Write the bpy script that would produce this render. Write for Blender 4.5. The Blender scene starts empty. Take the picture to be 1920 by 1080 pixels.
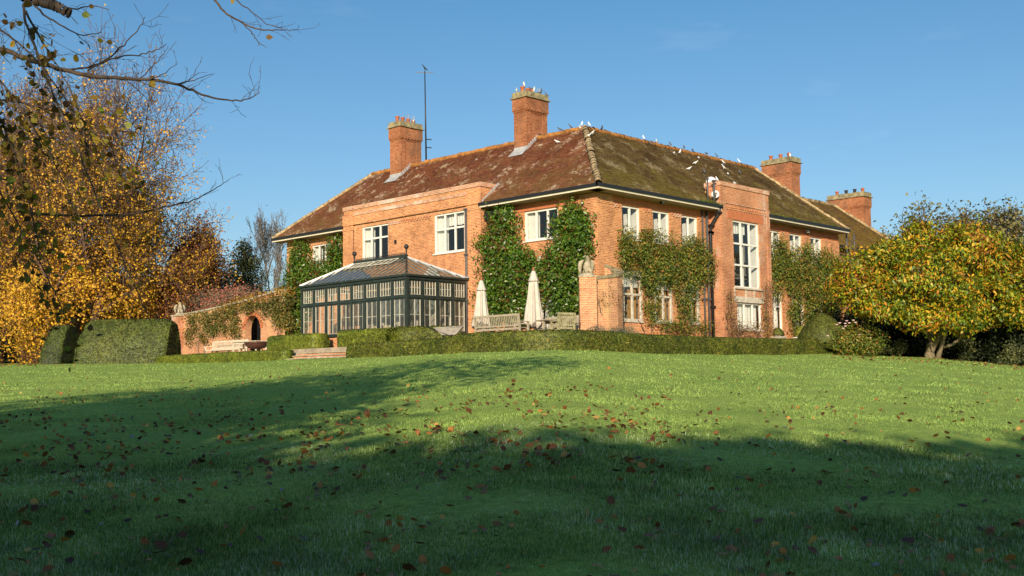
import bpy, bmesh, math, random
import numpy as np
from mathutils import Vector, Matrix
S = bpy.context.scene
COL = S.collection
rng = np.random.default_rng(7)
random.seed(7)

# ------------------------------------------------------------------ camera, sky, sun, exposure
FPX = 2079.05
PITCH, ROLL, AZ = math.radians(4.795), math.radians(-0.7438), math.radians(46.0737)
CAM = np.array([-37.96, -31.23, -1.70])
FWD = np.array([math.sin(AZ), math.cos(AZ), 0.0])
RGT = np.array([math.cos(AZ), -math.sin(AZ), 0.0])
UPV = np.array([0, 0, 1.0])
cp, sp, cr, sr = math.cos(PITCH), math.sin(PITCH), math.cos(ROLL), math.sin(ROLL)
F3 = FWD * cp + UPV * sp
U3 = -FWD * sp + UPV * cp
CX = cr * RGT + sr * U3
CY = -sr * RGT + cr * U3
cam_data = bpy.data.cameras.new('camera')
cam = bpy.data.objects.new('camera', cam_data)
COL.objects.link(cam)
cam.matrix_world = Matrix(((CX[0], CY[0], -F3[0], CAM[0]), (CX[1], CY[1], -F3[1], CAM[1]),
                           (CX[2], CY[2], -F3[2], CAM[2]), (0, 0, 0, 1)))
cam_data.sensor_width = 36
cam_data.lens = FPX / 1920 * 36
cam_data.clip_start, cam_data.clip_end = 0.1, 3000
S.camera = cam

SUN_EL, SUN_OFF = math.radians(18.8), math.radians(7.3)
sh = -math.cos(SUN_OFF) * FWD - math.sin(SUN_OFF) * RGT          # horizontal direction towards the sun
SUNV = Vector((sh[0] * math.cos(SUN_EL), sh[1] * math.cos(SUN_EL), math.sin(SUN_EL)))
world = bpy.data.worlds.new('World')
S.world = world
world.use_nodes = True
wn = world.node_tree
sky = wn.nodes.new('ShaderNodeTexSky')
sky.sky_type = 'NISHITA'
sky.sun_disc = False
sky.sun_elevation = SUN_EL
sky.sun_rotation = math.atan2(sh[0], sh[1])
sky.altitude = 0
sky.air_density, sky.dust_density, sky.ozone_density = 1.0, 0.9, 3.4
tint = wn.nodes.new('ShaderNodeMix'); tint.data_type = 'RGBA'; tint.blend_type = 'MULTIPLY'; tint.inputs[0].default_value = 1
tint.inputs[7].default_value = (.74, 1.0, 1.04, 1)
wn.links.new(sky.outputs[0], tint.inputs[6])
tg = wn.nodes.new('ShaderNodeTexCoord'); tz = wn.nodes.new('ShaderNodeSeparateXYZ'); wn.links.new(tg.outputs['Generated'], tz.inputs[0])
tr_ = wn.nodes.new('ShaderNodeValToRGB'); e_ = tr_.color_ramp.elements; e_[0].position = .03; e_[0].color = (1.02, 1.0, .98, 1); e_[1].position = .36; e_[1].color = (.64, .98, 1.04, 1)
wn.links.new(tz.outputs[2], tr_.inputs[0]); wn.links.new(tr_.outputs[0], tint.inputs[7])
tc = wn.nodes.new('ShaderNodeTexCoord'); mpg = wn.nodes.new('ShaderNodeMapping'); mpg.inputs['Rotation'].default_value = (.25, .1, .8); mpg.inputs['Scale'].default_value = (2.2, 9, 26)
cn = wn.nodes.new('ShaderNodeTexNoise'); cn.inputs['Scale'].default_value = 1.0; cn.inputs['Detail'].default_value = 6; cn.inputs['Roughness'].default_value = .6
crp = wn.nodes.new('ShaderNodeValToRGB'); crp.color_ramp.elements[0].position = .62; crp.color_ramp.elements[0].color = (0, 0, 0, 1); crp.color_ramp.elements[1].position = .90; crp.color_ramp.elements[1].color = (.09, .09, .09, 1)
cl = wn.nodes.new('ShaderNodeMix'); cl.data_type = 'RGBA'; cl.inputs[7].default_value = (8.5, 9.0, 9.6, 1)
wn.links.new(tc.outputs['Generated'], mpg.inputs[0]); wn.links.new(mpg.outputs[0], cn.inputs['Vector']); wn.links.new(cn.outputs[0], crp.inputs[0]); wn.links.new(crp.outputs[0], cl.inputs[0])
wn.links.new(tint.outputs[2], cl.inputs[6]); wn.links.new(cl.outputs[2], wn.nodes['Background'].inputs[0])        # a few faint high wisps of cirrus
wn.nodes['Background'].inputs[1].default_value = 0.093
sl = bpy.data.lights.new('sun', 'SUN')
sl.energy, sl.angle, sl.color = 4.6, math.radians(0.5), (1.0, 0.83, 0.62)
sun = bpy.data.objects.new('sun', sl)
COL.objects.link(sun)
sun.rotation_euler = SUNV.to_track_quat('Z', 'Y').to_euler()
sun.location = (-40, -40, 40)
S.view_settings.view_transform = 'Standard'
S.view_settings.look = 'None'
S.view_settings.exposure = 0.4
S.view_settings.gamma = 1
S.cycles.max_bounces = 6
S.cycles.transparent_max_bounces = 12

# ------------------------------------------------------------------ helpers: measuring rays
def ray(px, py):
    x, y = (px - 960) / FPX, -(py - 540) / FPX
    r, u = x * cr - y * sr, x * sr + y * cr
    return r * RGT + (cp - u * sp) * FWD + (sp + u * cp) * UPV
def onX(px, py, X):
    d = ray(px, py); return CAM + d * ((X - CAM[0]) / d[0])
def onY(px, py, Y):
    d = ray(px, py); return CAM + d * ((Y - CAM[1]) / d[1])
def at(px, py, D):
    d = ray(px, py); return CAM + d * (D / (d @ FWD))
def onPlane(px, py, p, n):
    d = ray(px, py); p = np.array(p, float); n = np.array(n, float)
    return CAM + d * (((p - CAM) @ n) / (d @ n))

# ------------------------------------------------------------------ helpers: objects
BASE = {}
def tag(o, label=None, cat=None, group=None, kind=None):
    if label: o['label'] = label
    if cat: o['category'] = cat
    if group: o['group'] = group
    if kind: o['kind'] = kind
    return o
def thing(name, label, cat, loc=(0, 0, 0), group=None):
    o = bpy.data.objects.new(name, None)
    COL.objects.link(o)
    o.empty_display_size = 0.3
    o.location = Vector(loc)
    BASE[o.name] = Vector(loc)
    return tag(o, label, cat, group)
def link(name, me, mats, parent=None, label=None):
    o = bpy.data.objects.new(name, me)
    COL.objects.link(o)
    for m in (mats if isinstance(mats, (list, tuple)) else [mats]):
        me.materials.append(m)
    if parent is not None:
        o.parent = parent
        b = BASE[parent.name]
        me.transform(Matrix.Translation(-b))
        BASE[o.name] = b
    else:
        BASE[o.name] = Vector((0, 0, 0))
    if label: o['label'] = label
    return o
def recentre(o):
    """put the origin of a top-level mesh at the middle of its base"""
    me = o.data
    n = len(me.vertices)
    co = np.empty(n * 3, np.float32); me.vertices.foreach_get('co', co); co = co.reshape(-1, 3)
    c = Vector(((co[:, 0].min() + co[:, 0].max()) / 2, (co[:, 1].min() + co[:, 1].max()) / 2, co[:, 2].min()))
    me.transform(Matrix.Translation(-c))
    o.location = c
    BASE[o.name] = c
    return o
def copy_tree(o, parent=None):
    c = o.copy(); COL.objects.link(c)
    if parent is not None: c.parent = parent
    for ch in list(o.children): copy_tree(ch, c)
    return c
def fast_mesh(name, V, F, midx=None):
    """V (n,3), F (m,k) all faces with k corners"""
    me = bpy.data.meshes.new(name)
    V = np.asarray(V, np.float32); F = np.asarray(F, np.int32)
    m, k = F.shape
    me.vertices.add(len(V)); me.vertices.foreach_set('co', V.ravel())
    me.loops.add(m * k); me.loops.foreach_set('vertex_index', F.ravel())
    me.polygons.add(m)
    me.polygons.foreach_set('loop_start', np.arange(0, m * k, k, dtype=np.int32))
    me.polygons.foreach_set('loop_total', np.full(m, k, np.int32))
    if midx is not None: me.polygons.foreach_set('material_index', np.asarray(midx, np.int32))
    me.update(calc_edges=True)
    return me

class MB:
    """collects shapes; build() links them as ONE mesh object"""
    def __init__(s): s.v, s.f, s.m, s.s, s.cur = [], [], [], [], 0
    def add(s, vs, fs, smooth=False):
        n = len(s.v); s.v += [tuple(map(float, v)) for v in vs]
        for f in fs:
            s.f.append(tuple(i + n for i in f)); s.m.append(s.cur); s.s.append(smooth)
    def quad(s, a, b, c, d): s.add([a, b, c, d], [(0, 1, 2, 3)])
    def box(s, x0, x1, y0, y1, z0, z1):
        if x0 > x1: x0, x1 = x1, x0
        if y0 > y1: y0, y1 = y1, y0
        s.add([(x0, y0, z0), (x1, y0, z0), (x1, y1, z0), (x0, y1, z0), (x0, y0, z1), (x1, y0, z1), (x1, y1, z1), (x0, y1, z1)],
              [(0, 3, 2, 1), (4, 5, 6, 7), (0, 1, 5, 4), (1, 2, 6, 5), (2, 3, 7, 6), (3, 0, 4, 7)])
    def bar(s, p, q, w, h=None, up=(0, 0, 1)):
        """rectangular bar from p to q"""
        h = h or w
        p, q = Vector(p), Vector(q); d = (q - p).normalized(); u = Vector(up)
        if abs(d.dot(u)) > .98: u = Vector((1, 0, 0))
        a = d.cross(u).normalized() * (w / 2); b = a.cross(d).normalized() * (h / 2)
        vs = [p - a - b, p + a - b, p + a + b, p - a + b, q - a - b, q + a - b, q + a + b, q - a + b]
        s.add(vs, [(0, 1, 2, 3), (7, 6, 5, 4), (0, 4, 5, 1), (1, 5, 6, 2), (2, 6, 7, 3), (3, 7, 4, 0)])
    def tube(s, pts, rad, n=8, cap=True, smooth=True):
        pts = [Vector(p) for p in pts]
        rad = rad if isinstance(rad, (list, tuple)) else [rad] * len(pts)
        vs, fs = [], []
        ref = Vector((0.31, 0.2, 0.93))
        for i, p in enumerate(pts):
            d = (pts[min(i + 1, len(pts) - 1)] - pts[max(i - 1, 0)]).normalized()
            a = d.cross(ref)
            if a.length < .1: a = d.cross(Vector((1, 0, 0)))
            a.normalize(); b = d.cross(a)
            for k in range(n):
                t = 2 * math.pi * k / n
                vs.append(p + (a * math.cos(t) + b * math.sin(t)) * rad[i])
        for i in range(len(pts) - 1):
            for k in range(n):
                fs.append((i * n + k, i * n + (k + 1) % n, (i + 1) * n + (k + 1) % n, (i + 1) * n + k))
        if cap:
            fs.append(tuple(reversed(range(n)))); fs.append(tuple(range((len(pts) - 1) * n, len(pts) * n)))
        s.add(vs, fs, smooth)
    def lathe(s, c, prof, n=16, fold=None, smooth=True):
        """prof: list of (r, z); fold(k, i) -> radius factor"""
        vs, fs = [], []
        for i, (r, z) in enumerate(prof):
            for k in range(n):
                t = 2 * math.pi * k / n
                rr = r * (fold(t, i) if fold else 1)
                vs.append((c[0] + rr * math.cos(t), c[1] + rr * math.sin(t), c[2] + z))
        for i in range(len(prof) - 1):
            for k in range(n):
                fs.append((i * n + k, i * n + (k + 1) % n, (i + 1) * n + (k + 1) % n, (i + 1) * n + k))
        fs.append(tuple(reversed(range(n)))); fs.append(tuple(range((len(prof) - 1) * n, len(prof) * n)))
        s.add(vs, fs, smooth)
    def loft(s, rings, cap=True, smooth=True):
        n = len(rings[0]); vs = [v for r in rings for v in r]; fs = []
        for i in range(len(rings) - 1):
            for k in range(n):
                fs.append((i * n + k, i * n + (k + 1) % n, (i + 1) * n + (k + 1) % n, (i + 1) * n + k))
        if cap:
            fs.append(tuple(reversed(range(n)))); fs.append(tuple(range((len(rings) - 1) * n, len(rings) * n)))
        s.add(vs, fs, smooth)
    def build(s, name, mats, parent=None, label=None):
        me = bpy.data.meshes.new(name)
        me.from_pydata(s.v, [], s.f)
        me.polygons.foreach_set('material_index', s.m)
        me.polygons.foreach_set('use_smooth', s.s)
        me.update()
        o = link(name, me, mats, parent, label)
        return o

# ------------------------------------------------------------------ helpers: materials
def newmat(name):
    m = bpy.data.materials.new(name); m.use_nodes = True
    nt = m.node_tree; b = nt.nodes['Principled BSDF']
    return m, nt, b
def N(nt, t, **kw):
    n = nt.nodes.new(t)
    for k, v in kw.items():
        if isinstance(v, (int, float, tuple, list)) and k in [i.name for i in n.inputs]: n.inputs[k].default_value = v
        else: setattr(n, k, v)
    return n
def ramp(nt, fac, stops, interp='LINEAR'):
    r = nt.nodes.new('ShaderNodeValToRGB'); e = r.color_ramp.elements; r.color_ramp.interpolation = interp
    while len(e) < len(stops): e.new(0.5)
    for i, (p, c) in enumerate(stops):
        e[i].position = p; e[i].color = (c[0], c[1], c[2], 1)
    if fac is not None: nt.links.new(fac, r.inputs[0])
    return r.outputs[0]
def mixc(nt, fac, a, b, mode='MIX'):
    n = nt.nodes.new('ShaderNodeMix'); n.data_type = 'RGBA'; n.blend_type = mode
    for sck, v in ((n.inputs[0], fac), (n.inputs[6], a), (n.inputs[7], b)):
        if isinstance(v, (int, float)): sck.default_value = v
        elif isinstance(v, (tuple, list)): sck.default_value = (v[0], v[1], v[2], 1)
        else: nt.links.new(v, sck)
    return n.outputs[2]
def pos(nt): return nt.nodes.new('ShaderNodeNewGeometry').outputs['Position']
def noise(nt, vec, scale, detail=4, rough=.6, out=0, stretch=None):
    n = nt.nodes.new('ShaderNodeTexNoise')
    n.inputs['Scale'].default_value = scale; n.inputs['Detail'].default_value = detail; n.inputs['Roughness'].default_value = rough
    if stretch:
        mp = nt.nodes.new('ShaderNodeMapping'); mp.inputs['Scale'].default_value = stretch
        nt.links.new(vec, mp.inputs[0]); vec = mp.outputs[0]
    nt.links.new(vec, n.inputs['Vector'])
    return n.outputs[out]
def bump(nt, b, h, strength=.3, dist=.02):
    n = nt.nodes.new('ShaderNodeBump'); n.inputs['Strength'].default_value = strength; n.inputs['Distance'].default_value = dist
    nt.links.new(h, n.inputs['Height']); nt.links.new(n.outputs[0], b.inputs['Normal'])
def plain(name, c, rough=.6, var=.12, scale=6, metal=0, spec=.5):
    m, nt, b = newmat(name)
    p = pos(nt); f = noise(nt, p, scale)
    a = tuple(x * (1 - var * 1.6) for x in c); d = tuple(min(1, x * (1 + var)) for x in c)
    nt.links.new(ramp(nt, f, [(.3, a), (.7, d)]), b.inputs['Base Color'])
    b.inputs['Roughness'].default_value = rough; b.inputs['Metallic'].default_value = metal
    b.inputs['Specular IOR Level'].default_value = spec
    return m
def wallvec(nt, curved=False):
    p = pos(nt); sx = nt.nodes.new('ShaderNodeSeparateXYZ'); nt.links.new(p, sx.inputs[0])
    ad = nt.nodes.new('ShaderNodeMath'); ad.operation = 'SUBTRACT'
    nt.links.new(sx.outputs[0], ad.inputs[0]); nt.links.new(sx.outputs[1], ad.inputs[1])
    cm = nt.nodes.new('ShaderNodeCombineXYZ'); nt.links.new(ad.outputs[0], cm.inputs[0]); nt.links.new(sx.outputs[2], cm.inputs[1])
    return p, cm.outputs[0], sx
def brickmat(name, c1, c2, mortar, stain=None, stain_amt=.5, streak=.35, dk=.63):
    m, nt, b = newmat(name)
    p, v, sx = wallvec(nt)
    t = nt.nodes.new('ShaderNodeTexBrick')
    t.inputs['Scale'].default_value = 1; t.inputs['Brick Width'].default_value = .235; t.inputs['Row Height'].default_value = .075
    t.inputs['Mortar Size'].default_value = .009; t.inputs['Mortar Smooth'].default_value = .2; t.inputs['Bias'].default_value = -.1
    for k, c in (('Color1', c1), ('Color2', c2), ('Mortar', mortar)): t.inputs[k].default_value = (*c, 1)
    nt.links.new(v, t.inputs['Vector'])
    big = noise(nt, p, .8, 5, .65)
    col = mixc(nt, 1.0, t.outputs['Color'], ramp(nt, big, [(.3, (.66, .63, .60)), (.5, (.98, .97, .96)), (.72, (1.18, 1.17, 1.15))]), 'MULTIPLY')
    fine = noise(nt, p, 9, 3, .7)
    col = mixc(nt, 1.0, col, ramp(nt, fine, [(.3, (.8, .78, .76)), (.7, (1.15, 1.13, 1.1))]), 'MULTIPLY')
    dark = noise(nt, v, 1, 4, .7, stretch=(4.2, 13.3, 1))
    col = mixc(nt, ramp(nt, dark, [(dk, (0, 0, 0)), (dk + .09, (.6, .6, .6))]), col, tuple(x * .4 for x in c1))
    if stain:
        st = noise(nt, p, .55, 6, .7, stretch=(1, 1, .55))
        col = mixc(nt, ramp(nt, st, [(.5, (0, 0, 0)), (.62, (stain_amt,) * 3)]), col, stain)
    nt.links.new(col, b.inputs['Base Color'])
    b.inputs['Roughness'].default_value = .9; b.inputs['Specular IOR Level'].default_value = .25
    bump(nt, b, t.outputs['Fac'], -.5, .01)
    return m
def leafmat(name, stops, rough=.55, trans=.25, spec=.4, drift=.25, fine=0, fscale=8):
    m, nt, b = newmat(name)
    g = nt.nodes.new('ShaderNodeNewGeometry')
    hn = noise(nt, g.outputs['Position'], .55, 3, .6)
    hm = nt.nodes.new('ShaderNodeMath'); hm.operation = 'MULTIPLY_ADD'; hm.inputs[1].default_value = drift * 4; hm.inputs[2].default_value = -drift * 2
    nt.links.new(hn, hm.inputs[0]); ha = nt.nodes.new('ShaderNodeMath'); ha.operation = 'ADD'; ha.use_clamp = True
    nt.links.new(hm.outputs[0], ha.inputs[0]); nt.links.new(g.outputs['Random Per Island'], ha.inputs[1])
    c = ramp(nt, ha.outputs[0], stops)
    if fine: c = mixc(nt, 1.0, c, ramp(nt, noise(nt, g.outputs['Position'], fscale, 3, .7), [(.34, (1 - fine,) * 3), (.66, (1 + fine * .7,) * 3)]), 'MULTIPLY')
    big = noise(nt, g.outputs['Position'], .9, 3, .6)
    c = mixc(nt, 1.0, c, ramp(nt, big, [(.3, (.75, .75, .75)), (.7, (1.2, 1.18, 1.1))]), 'MULTIPLY')
    nt.links.new(c, b.inputs['Base Color'])
    b.inputs['Roughness'].default_value = rough; b.inputs['Specular IOR Level'].default_value = spec
    if trans:
        tr = nt.nodes.new('ShaderNodeBsdfTranslucent'); nt.links.new(c, tr.inputs[0])
        mx = nt.nodes.new('ShaderNodeMixShader'); mx.inputs[0].default_value = trans
        out = nt.nodes['Material Output']
        nt.links.new(b.outputs[0], mx.inputs[1]); nt.links.new(tr.outputs[0], mx.inputs[2]); nt.links.new(mx.outputs[0], out.inputs[0])
    return m
def glassmat(name, tint=(.9, .93, .92), refl=1.0, dirt=.04, rough=.02, dirtc=(.5, .5, .45), power=4.0):
    m, nt, b = newmat(name)
    out = nt.nodes['Material Output']; nt.nodes.remove(b)
    tr = nt.nodes.new('ShaderNodeBsdfTransparent'); tr.inputs[0].default_value = (*tint, 1)
    gl = nt.nodes.new('ShaderNodeBsdfGlossy'); gl.inputs['Roughness'].default_value = rough
    df = nt.nodes.new('ShaderNodeBsdfDiffuse'); df.inputs[0].default_value = (*dirtc, 1)
    fr = nt.nodes.new('ShaderNodeLayerWeight'); fr.inputs[0].default_value = .5
    pw = nt.nodes.new('ShaderNodeMath'); pw.operation = 'POWER'; pw.inputs[1].default_value = power
    nt.links.new(fr.outputs['Facing'], pw.inputs[0])
    ml = nt.nodes.new('ShaderNodeMath'); ml.operation = 'MULTIPLY_ADD'; ml.use_clamp = True; ml.inputs[1].default_value = .85; ml.inputs[2].default_value = .075 * refl
    nt.links.new(pw.outputs[0], ml.inputs[0])
    # slightly uneven old glass
    nz = noise(nt, pos(nt), 2.2, 2, .5)
    bp = nt.nodes.new('ShaderNodeBump'); bp.inputs['Strength'].default_value = .06; bp.inputs['Distance'].default_value = .05
    nt.links.new(nz, bp.inputs['Height']); nt.links.new(bp.outputs[0], gl.inputs['Normal'])
    a = nt.nodes.new('ShaderNodeMixShader'); nt.links.new(ml.outputs[0], a.inputs[0]); nt.links.new(tr.outputs[0], a.inputs[1]); nt.links.new(gl.outputs[0], a.inputs[2])
    d = nt.nodes.new('ShaderNodeMixShader'); d.inputs[0].default_value = dirt
    nt.links.new(a.outputs[0], d.inputs[1]); nt.links.new(df.outputs[0], d.inputs[2]); nt.links.new(d.outputs[0], out.inputs[0])
    return m
def roofmat(name, stops, along, lichen, lichen_amt, moss, moss_amt):
    m, nt, b = newmat(name)
    p = pos(nt); sx = nt.nodes.new('ShaderNodeSeparateXYZ'); nt.links.new(p, sx.inputs[0])
    cm = nt.nodes.new('ShaderNodeCombineXYZ'); nt.links.new(sx.outputs[along], cm.inputs[0]); nt.links.new(sx.outputs[2], cm.inputs[1])
    t = nt.nodes.new('ShaderNodeTexBrick'); t.inputs['Scale'].default_value = 1
    t.inputs['Brick Width'].default_value = .17; t.inputs['Row Height'].default_value = .0652; t.inputs['Mortar Size'].default_value = .006
    t.inputs['Color1'].default_value = (0, 0, 0, 1); t.inputs['Color2'].default_value = (1, 1, 1, 1); t.inputs['Mortar'].default_value = (.2, .2, .2, 1)
    nt.links.new(cm.outputs[0], t.inputs['Vector'])
    f1 = noise(nt, p, .7, 5, .65); f2 = noise(nt, p, 7, 4, .75)
    ad = nt.nodes.new('ShaderNodeMix'); ad.data_type = 'FLOAT'; ad.inputs[0].default_value = .5
    nt.links.new(f1, ad.inputs[2]); nt.links.new(f2, ad.inputs[3])
    col = ramp(nt, ad.outputs[0], stops)
    col = mixc(nt, .45, col, mixc(nt, 1.0, col, t.outputs['Color'], 'MULTIPLY'))
    # moss: in broad fields, stronger near the eaves
    zr = ramp(nt, None, [(0, (1, 1, 1)), (1, (0, 0, 0))])
    mz = nt.nodes.new('ShaderNodeMapRange'); mz.inputs[1].default_value = 6.8; mz.inputs[2].default_value = 9.6; mz.inputs[3].default_value = .16; mz.inputs[4].default_value = -.04
    nt.links.new(sx.outputs[2], mz.inputs[0])
    mn = noise(nt, p, 1.1, 6, .72)
    ma = nt.nodes.new('ShaderNodeMath'); ma.operation = 'ADD'; nt.links.new(mn, ma.inputs[0]); nt.links.new(mz.outputs[0], ma.inputs[1])
    col = mixc(nt, ramp(nt, ma.outputs[0], [(.46, (0, 0, 0)), (.68, (moss_amt,) * 3)]), col, moss)
    # lichen spots: pale and yellow
    l1 = noise(nt, p, 5.5, 5, .8); l2 = noise(nt, p, 1.0, 3, .6)
    lm = nt.nodes.new('ShaderNodeMath'); lm.operation = 'MULTIPLY'; nt.links.new(l1, lm.inputs[0]); nt.links.new(l2, lm.inputs[1])
    col = mixc(nt, ramp(nt, lm.outputs[0], [(.295, (0, 0, 0)), (.35, (lichen_amt,) * 3)]), col, lichen)
    y1 = noise(nt, p, 3.1, 5, .75, stretch=(1, 1, 1.7)); 
    col = mixc(nt, ramp(nt, y1, [(.60, (0, 0, 0)), (.68, (lichen_amt * .8,) * 3)]), col, (.36, .25, .03))
    nt.links.new(col, b.inputs['Base Color']); b.inputs['Roughness'].default_value = .92; b.inputs['Specular IOR Level'].default_value = .2
    bump(nt, b, f2, .6, .03)
    return m

M = {}
BRICK1, BRICK2, MORT = (.44, .145, .046), (.68, .275, .096), (.70, .52, .34)
M['brick'] = brickmat('orange_red_brick', BRICK1, BRICK2, MORT)
M['brick_stained'] = brickmat('weathered_brick', (.46, .15, .06), (.56, .23, .10), (.58, .44, .31), (.62, .55, .47), .55)
M['brick_chimney'] = brickmat('dark_red_brick', (.36, .105, .038), (.46, .16, .06), (.40, .28, .18), (.12, .08, .055), .5, dk=.52)
M['brick_garden'] = brickmat('pale_garden_brick', (.50, .19, .08), (.60, .30, .14), (.60, .48, .34), (.56, .40, .16), .55)
M['rubbed'] = plain('rubbed_brick', (.50, .16, .065), .9, .12, 5)
M['coping_brick'] = brickmat('soldier_brick', (.46, .17, .08), (.62, .36, .22), (.60, .50, .40), (.66, .58, .50), .7)
M['stone'] = plain('weathered_stone', (.42, .36, .25), .9, .3, 5)
M['stone_pale'] = plain('pale_stone', (.58, .52, .42), .85, .2, 4)
M['stone_dark'] = plain('lichened_stone', (.30, .25, .14), .95, .4, 4)
M['white'] = plain('white_paint', (.80, .77, .70), .45, .04, 3)
M['cream'] = plain('cream_paint', (.74, .66, .50), .5, .06, 3)
M['soffit'] = plain('soffit_board', (.34, .27, .15), .7, .12, 3)
M['black'] = plain('black_iron', (.018, .017, .018), .45, .2, 8)
M['grey_pipe'] = plain('grey_pipe', (.085, .085, .09), .5, .2, 8)
M['lead'] = plain('lead_sheet', (.42, .42, .43), .6, .2, 6)
M['green_paint'] = plain('dark_green_paint', (.024, .034, .029), .5, .25, 3)
M['glazing_bar'] = plain('pale_glazing_bar', (.55, .52, .42), .5, .1, 4)
M['terracotta'] = plain('terracotta', (.42, .13, .055), .85, .25, 9)
M['pot_black'] = plain('sooty_pot', (.03, .028, .028), .8, .2, 9)
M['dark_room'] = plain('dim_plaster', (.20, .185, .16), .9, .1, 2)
M['floorboards'] = plain('floorboards', (.16, .10, .055), .7, .2, 5)
M['curtain'] = plain('ochre_wood_shutter', (.46, .25, .085), .7, .18, 7)
M['linen'] = plain('pale_linen', (.72, .69, .64), .85, .07, 5)
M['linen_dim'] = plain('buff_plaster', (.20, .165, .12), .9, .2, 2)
M['canvas'] = plain('cream_canvas', (.56, .50, .43), .85, .08, 4)
M['grey_bar'] = plain('grey_green_bar', (.15, .155, .13), .6, .2, 5)
M['teak'] = plain('silvered_teak', (.40, .34, .24), .8, .25, 14)
M['teak_green'] = plain('greening_teak', (.36, .33, .17), .85, .3, 9)
M['white_bench'] = plain('bleached_teak', (.66, .58, .44), .75, .15, 10)
M['rust'] = plain('rusty_brown_iron', (.10, .040, .028), .55, .3, 9)
M['wicker'] = plain('pale_wicker', (.55, .42, .24), .8, .25, 40)
M['galv'] = plain('galvanised_steel', (.40, .37, .33), .55, .2, 6)
M['rubber'] = plain('black_rubber', (.02, .02, .02), .7, .1, 6)
M['dish'] = plain('white_dish', (.72, .71, .69), .4, .05, 4)
M['feather_white'] = plain('white_feathers', (.82, .82, .80), .7, .05, 12)
M['feather_grey'] = plain('grey_feathers', (.12, .125, .14), .7, .35, 20)
M['feather_black'] = plain('black_feathers', (.025, .025, .028), .6, .2, 12)
M['glass'] = glassmat('window_glass', refl=1.0, dirt=.015)
M['cons_glass'] = glassmat('conservatory_glass', refl=1.1, dirt=.06)
M['roof_glass'] = glassmat('roof_glass', tint=(.26, .33, .38), refl=1.6, dirt=.03, rough=.03, dirtc=(.20, .21, .20), power=2.0)
M['bark'] = plain('grey_brown_bark', (.16, .12, .085), .95, .4, 12)
M['bark_pale'] = plain('pale_bark', (.21, .165, .10), .95, .35, 10)
M['bark_dark'] = plain('dark_lime_bark', (.085, .062, .045), .95, .4, 12)
M['bark_grey'] = plain('grey_twig', (.22, .19, .16), .9, .3, 10)
M['twig'] = plain('purple_brown_twig', (.125, .07, .048), .9, .3, 10)
M['roof_red'] = roofmat('red_brown_tiles', [(.34, (.12, .042, .022)), (.5, (.24, .083, .042)), (.66, (.36, .16, .085))], 1, (.58, .48, .36), .75, (.21, .14, .05), .45)
M['roof_moss'] = roofmat('mossy_tiles', [(.34, (.085, .048, .020)), (.5, (.17, .105, .044)), (.66, (.28, .19, .085))], 0, (.46, .38, .24), .6, (.19, .15, .03), .75)
M['roof_ochre'] = roofmat('ochre_tiles', [(.34, (.13, .072, .026)), (.5, (.20, .12, .045)), (.66, (.27, .17, .07))], 0, (.36, .27, .12), .4, (.24, .15, .025), .85)
M['hip_tile'] = plain('lichened_hip_tile', (.40, .29, .15), .95, .45, 5)
M['ridge_tile'] = plain('orange_ridge_tile', (.40, .175, .045), .95, .4, 3)

def lawnmat():
    m, nt, b = newmat('lawn_turf')
    p = pos(nt)
    f = noise(nt, p, .35, 4, .6); g = noise(nt, p, 9, 5, .75); h = noise(nt, p, 2.2, 5, .7)
    c = ramp(nt, f, [(.3, (.235, .36, .07)), (.7, (.34, .465, .10))])
    c = mixc(nt, 1.0, c, ramp(nt, g, [(.3, (.55, .6, .5)), (.7, (1.35, 1.3, 1.3))]), 'MULTIPLY')
    c = mixc(nt, ramp(nt, h, [(.45, (0, 0, 0)), (.7, (.3, .3, .3))]), c, (.32, .38, .15))
    nt.links.new(c, b.inputs['Base Color']); b.inputs['Roughness'].default_value = .95; b.inputs['Specular IOR Level'].default_value = .1
    bump(nt, b, g, 1.0, .05)
    return m
M['lawn'] = lawnmat()
M['soil'] = plain('dark_soil', (.05, .038, .025), .98, .4, 4)
M['paving'] = plain('york_paving', (.36, .29, .21), .9, .3, 2)

# ------------------------------------------------------------------ helpers: leaves, branches
def unit(v): return v / (np.linalg.norm(v, axis=-1, keepdims=True) + 1e-9)
def leaf_arrays(P, Nn, L, W, jit=.6, updir=None, fold=.15, sizevar=.35):
    """one folded diamond per point: 4 vertices, 1 quad"""
    n = len(P)
    nn = unit(Nn + rng.normal(0, jit, (n, 3)))
    t = rng.normal(0, 1, (n, 3)) if updir is None else rng.normal(0, .5, (n, 3)) + np.array(updir)
    t = unit(t - (t * nn).sum(1, keepdims=True) * nn); b = np.cross(nn, t)
    s = (1 + rng.uniform(-sizevar, sizevar, (n, 1)))
    l, w = L * s / 2, W * s / 2
    V = np.empty((n, 4, 3))
    V[:, 0] = P - t * l; V[:, 1] = P + b * w + nn * w * fold * 2 - t * l * .1; V[:, 2] = P + t * l; V[:, 3] = P - b * w + nn * w * fold * 2 - t * l * .1
    F = np.arange(n * 4).reshape(n, 4)
    return V.reshape(-1, 3), F
def leaf_obj(name, P, Nn, L, W, mat, parent=None, **kw):
    V, F = leaf_arrays(np.asarray(P), np.asarray(Nn), L, W, **kw)
    return link(name, fast_mesh(name, V, F), mat, parent)
def merge(arrs):
    Vs, Fs, o = [], [], 0
    for V, F in arrs:
        Vs.append(V); Fs.append(F + o); o += len(V)
    return np.concatenate(Vs), np.concatenate(Fs)
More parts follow.
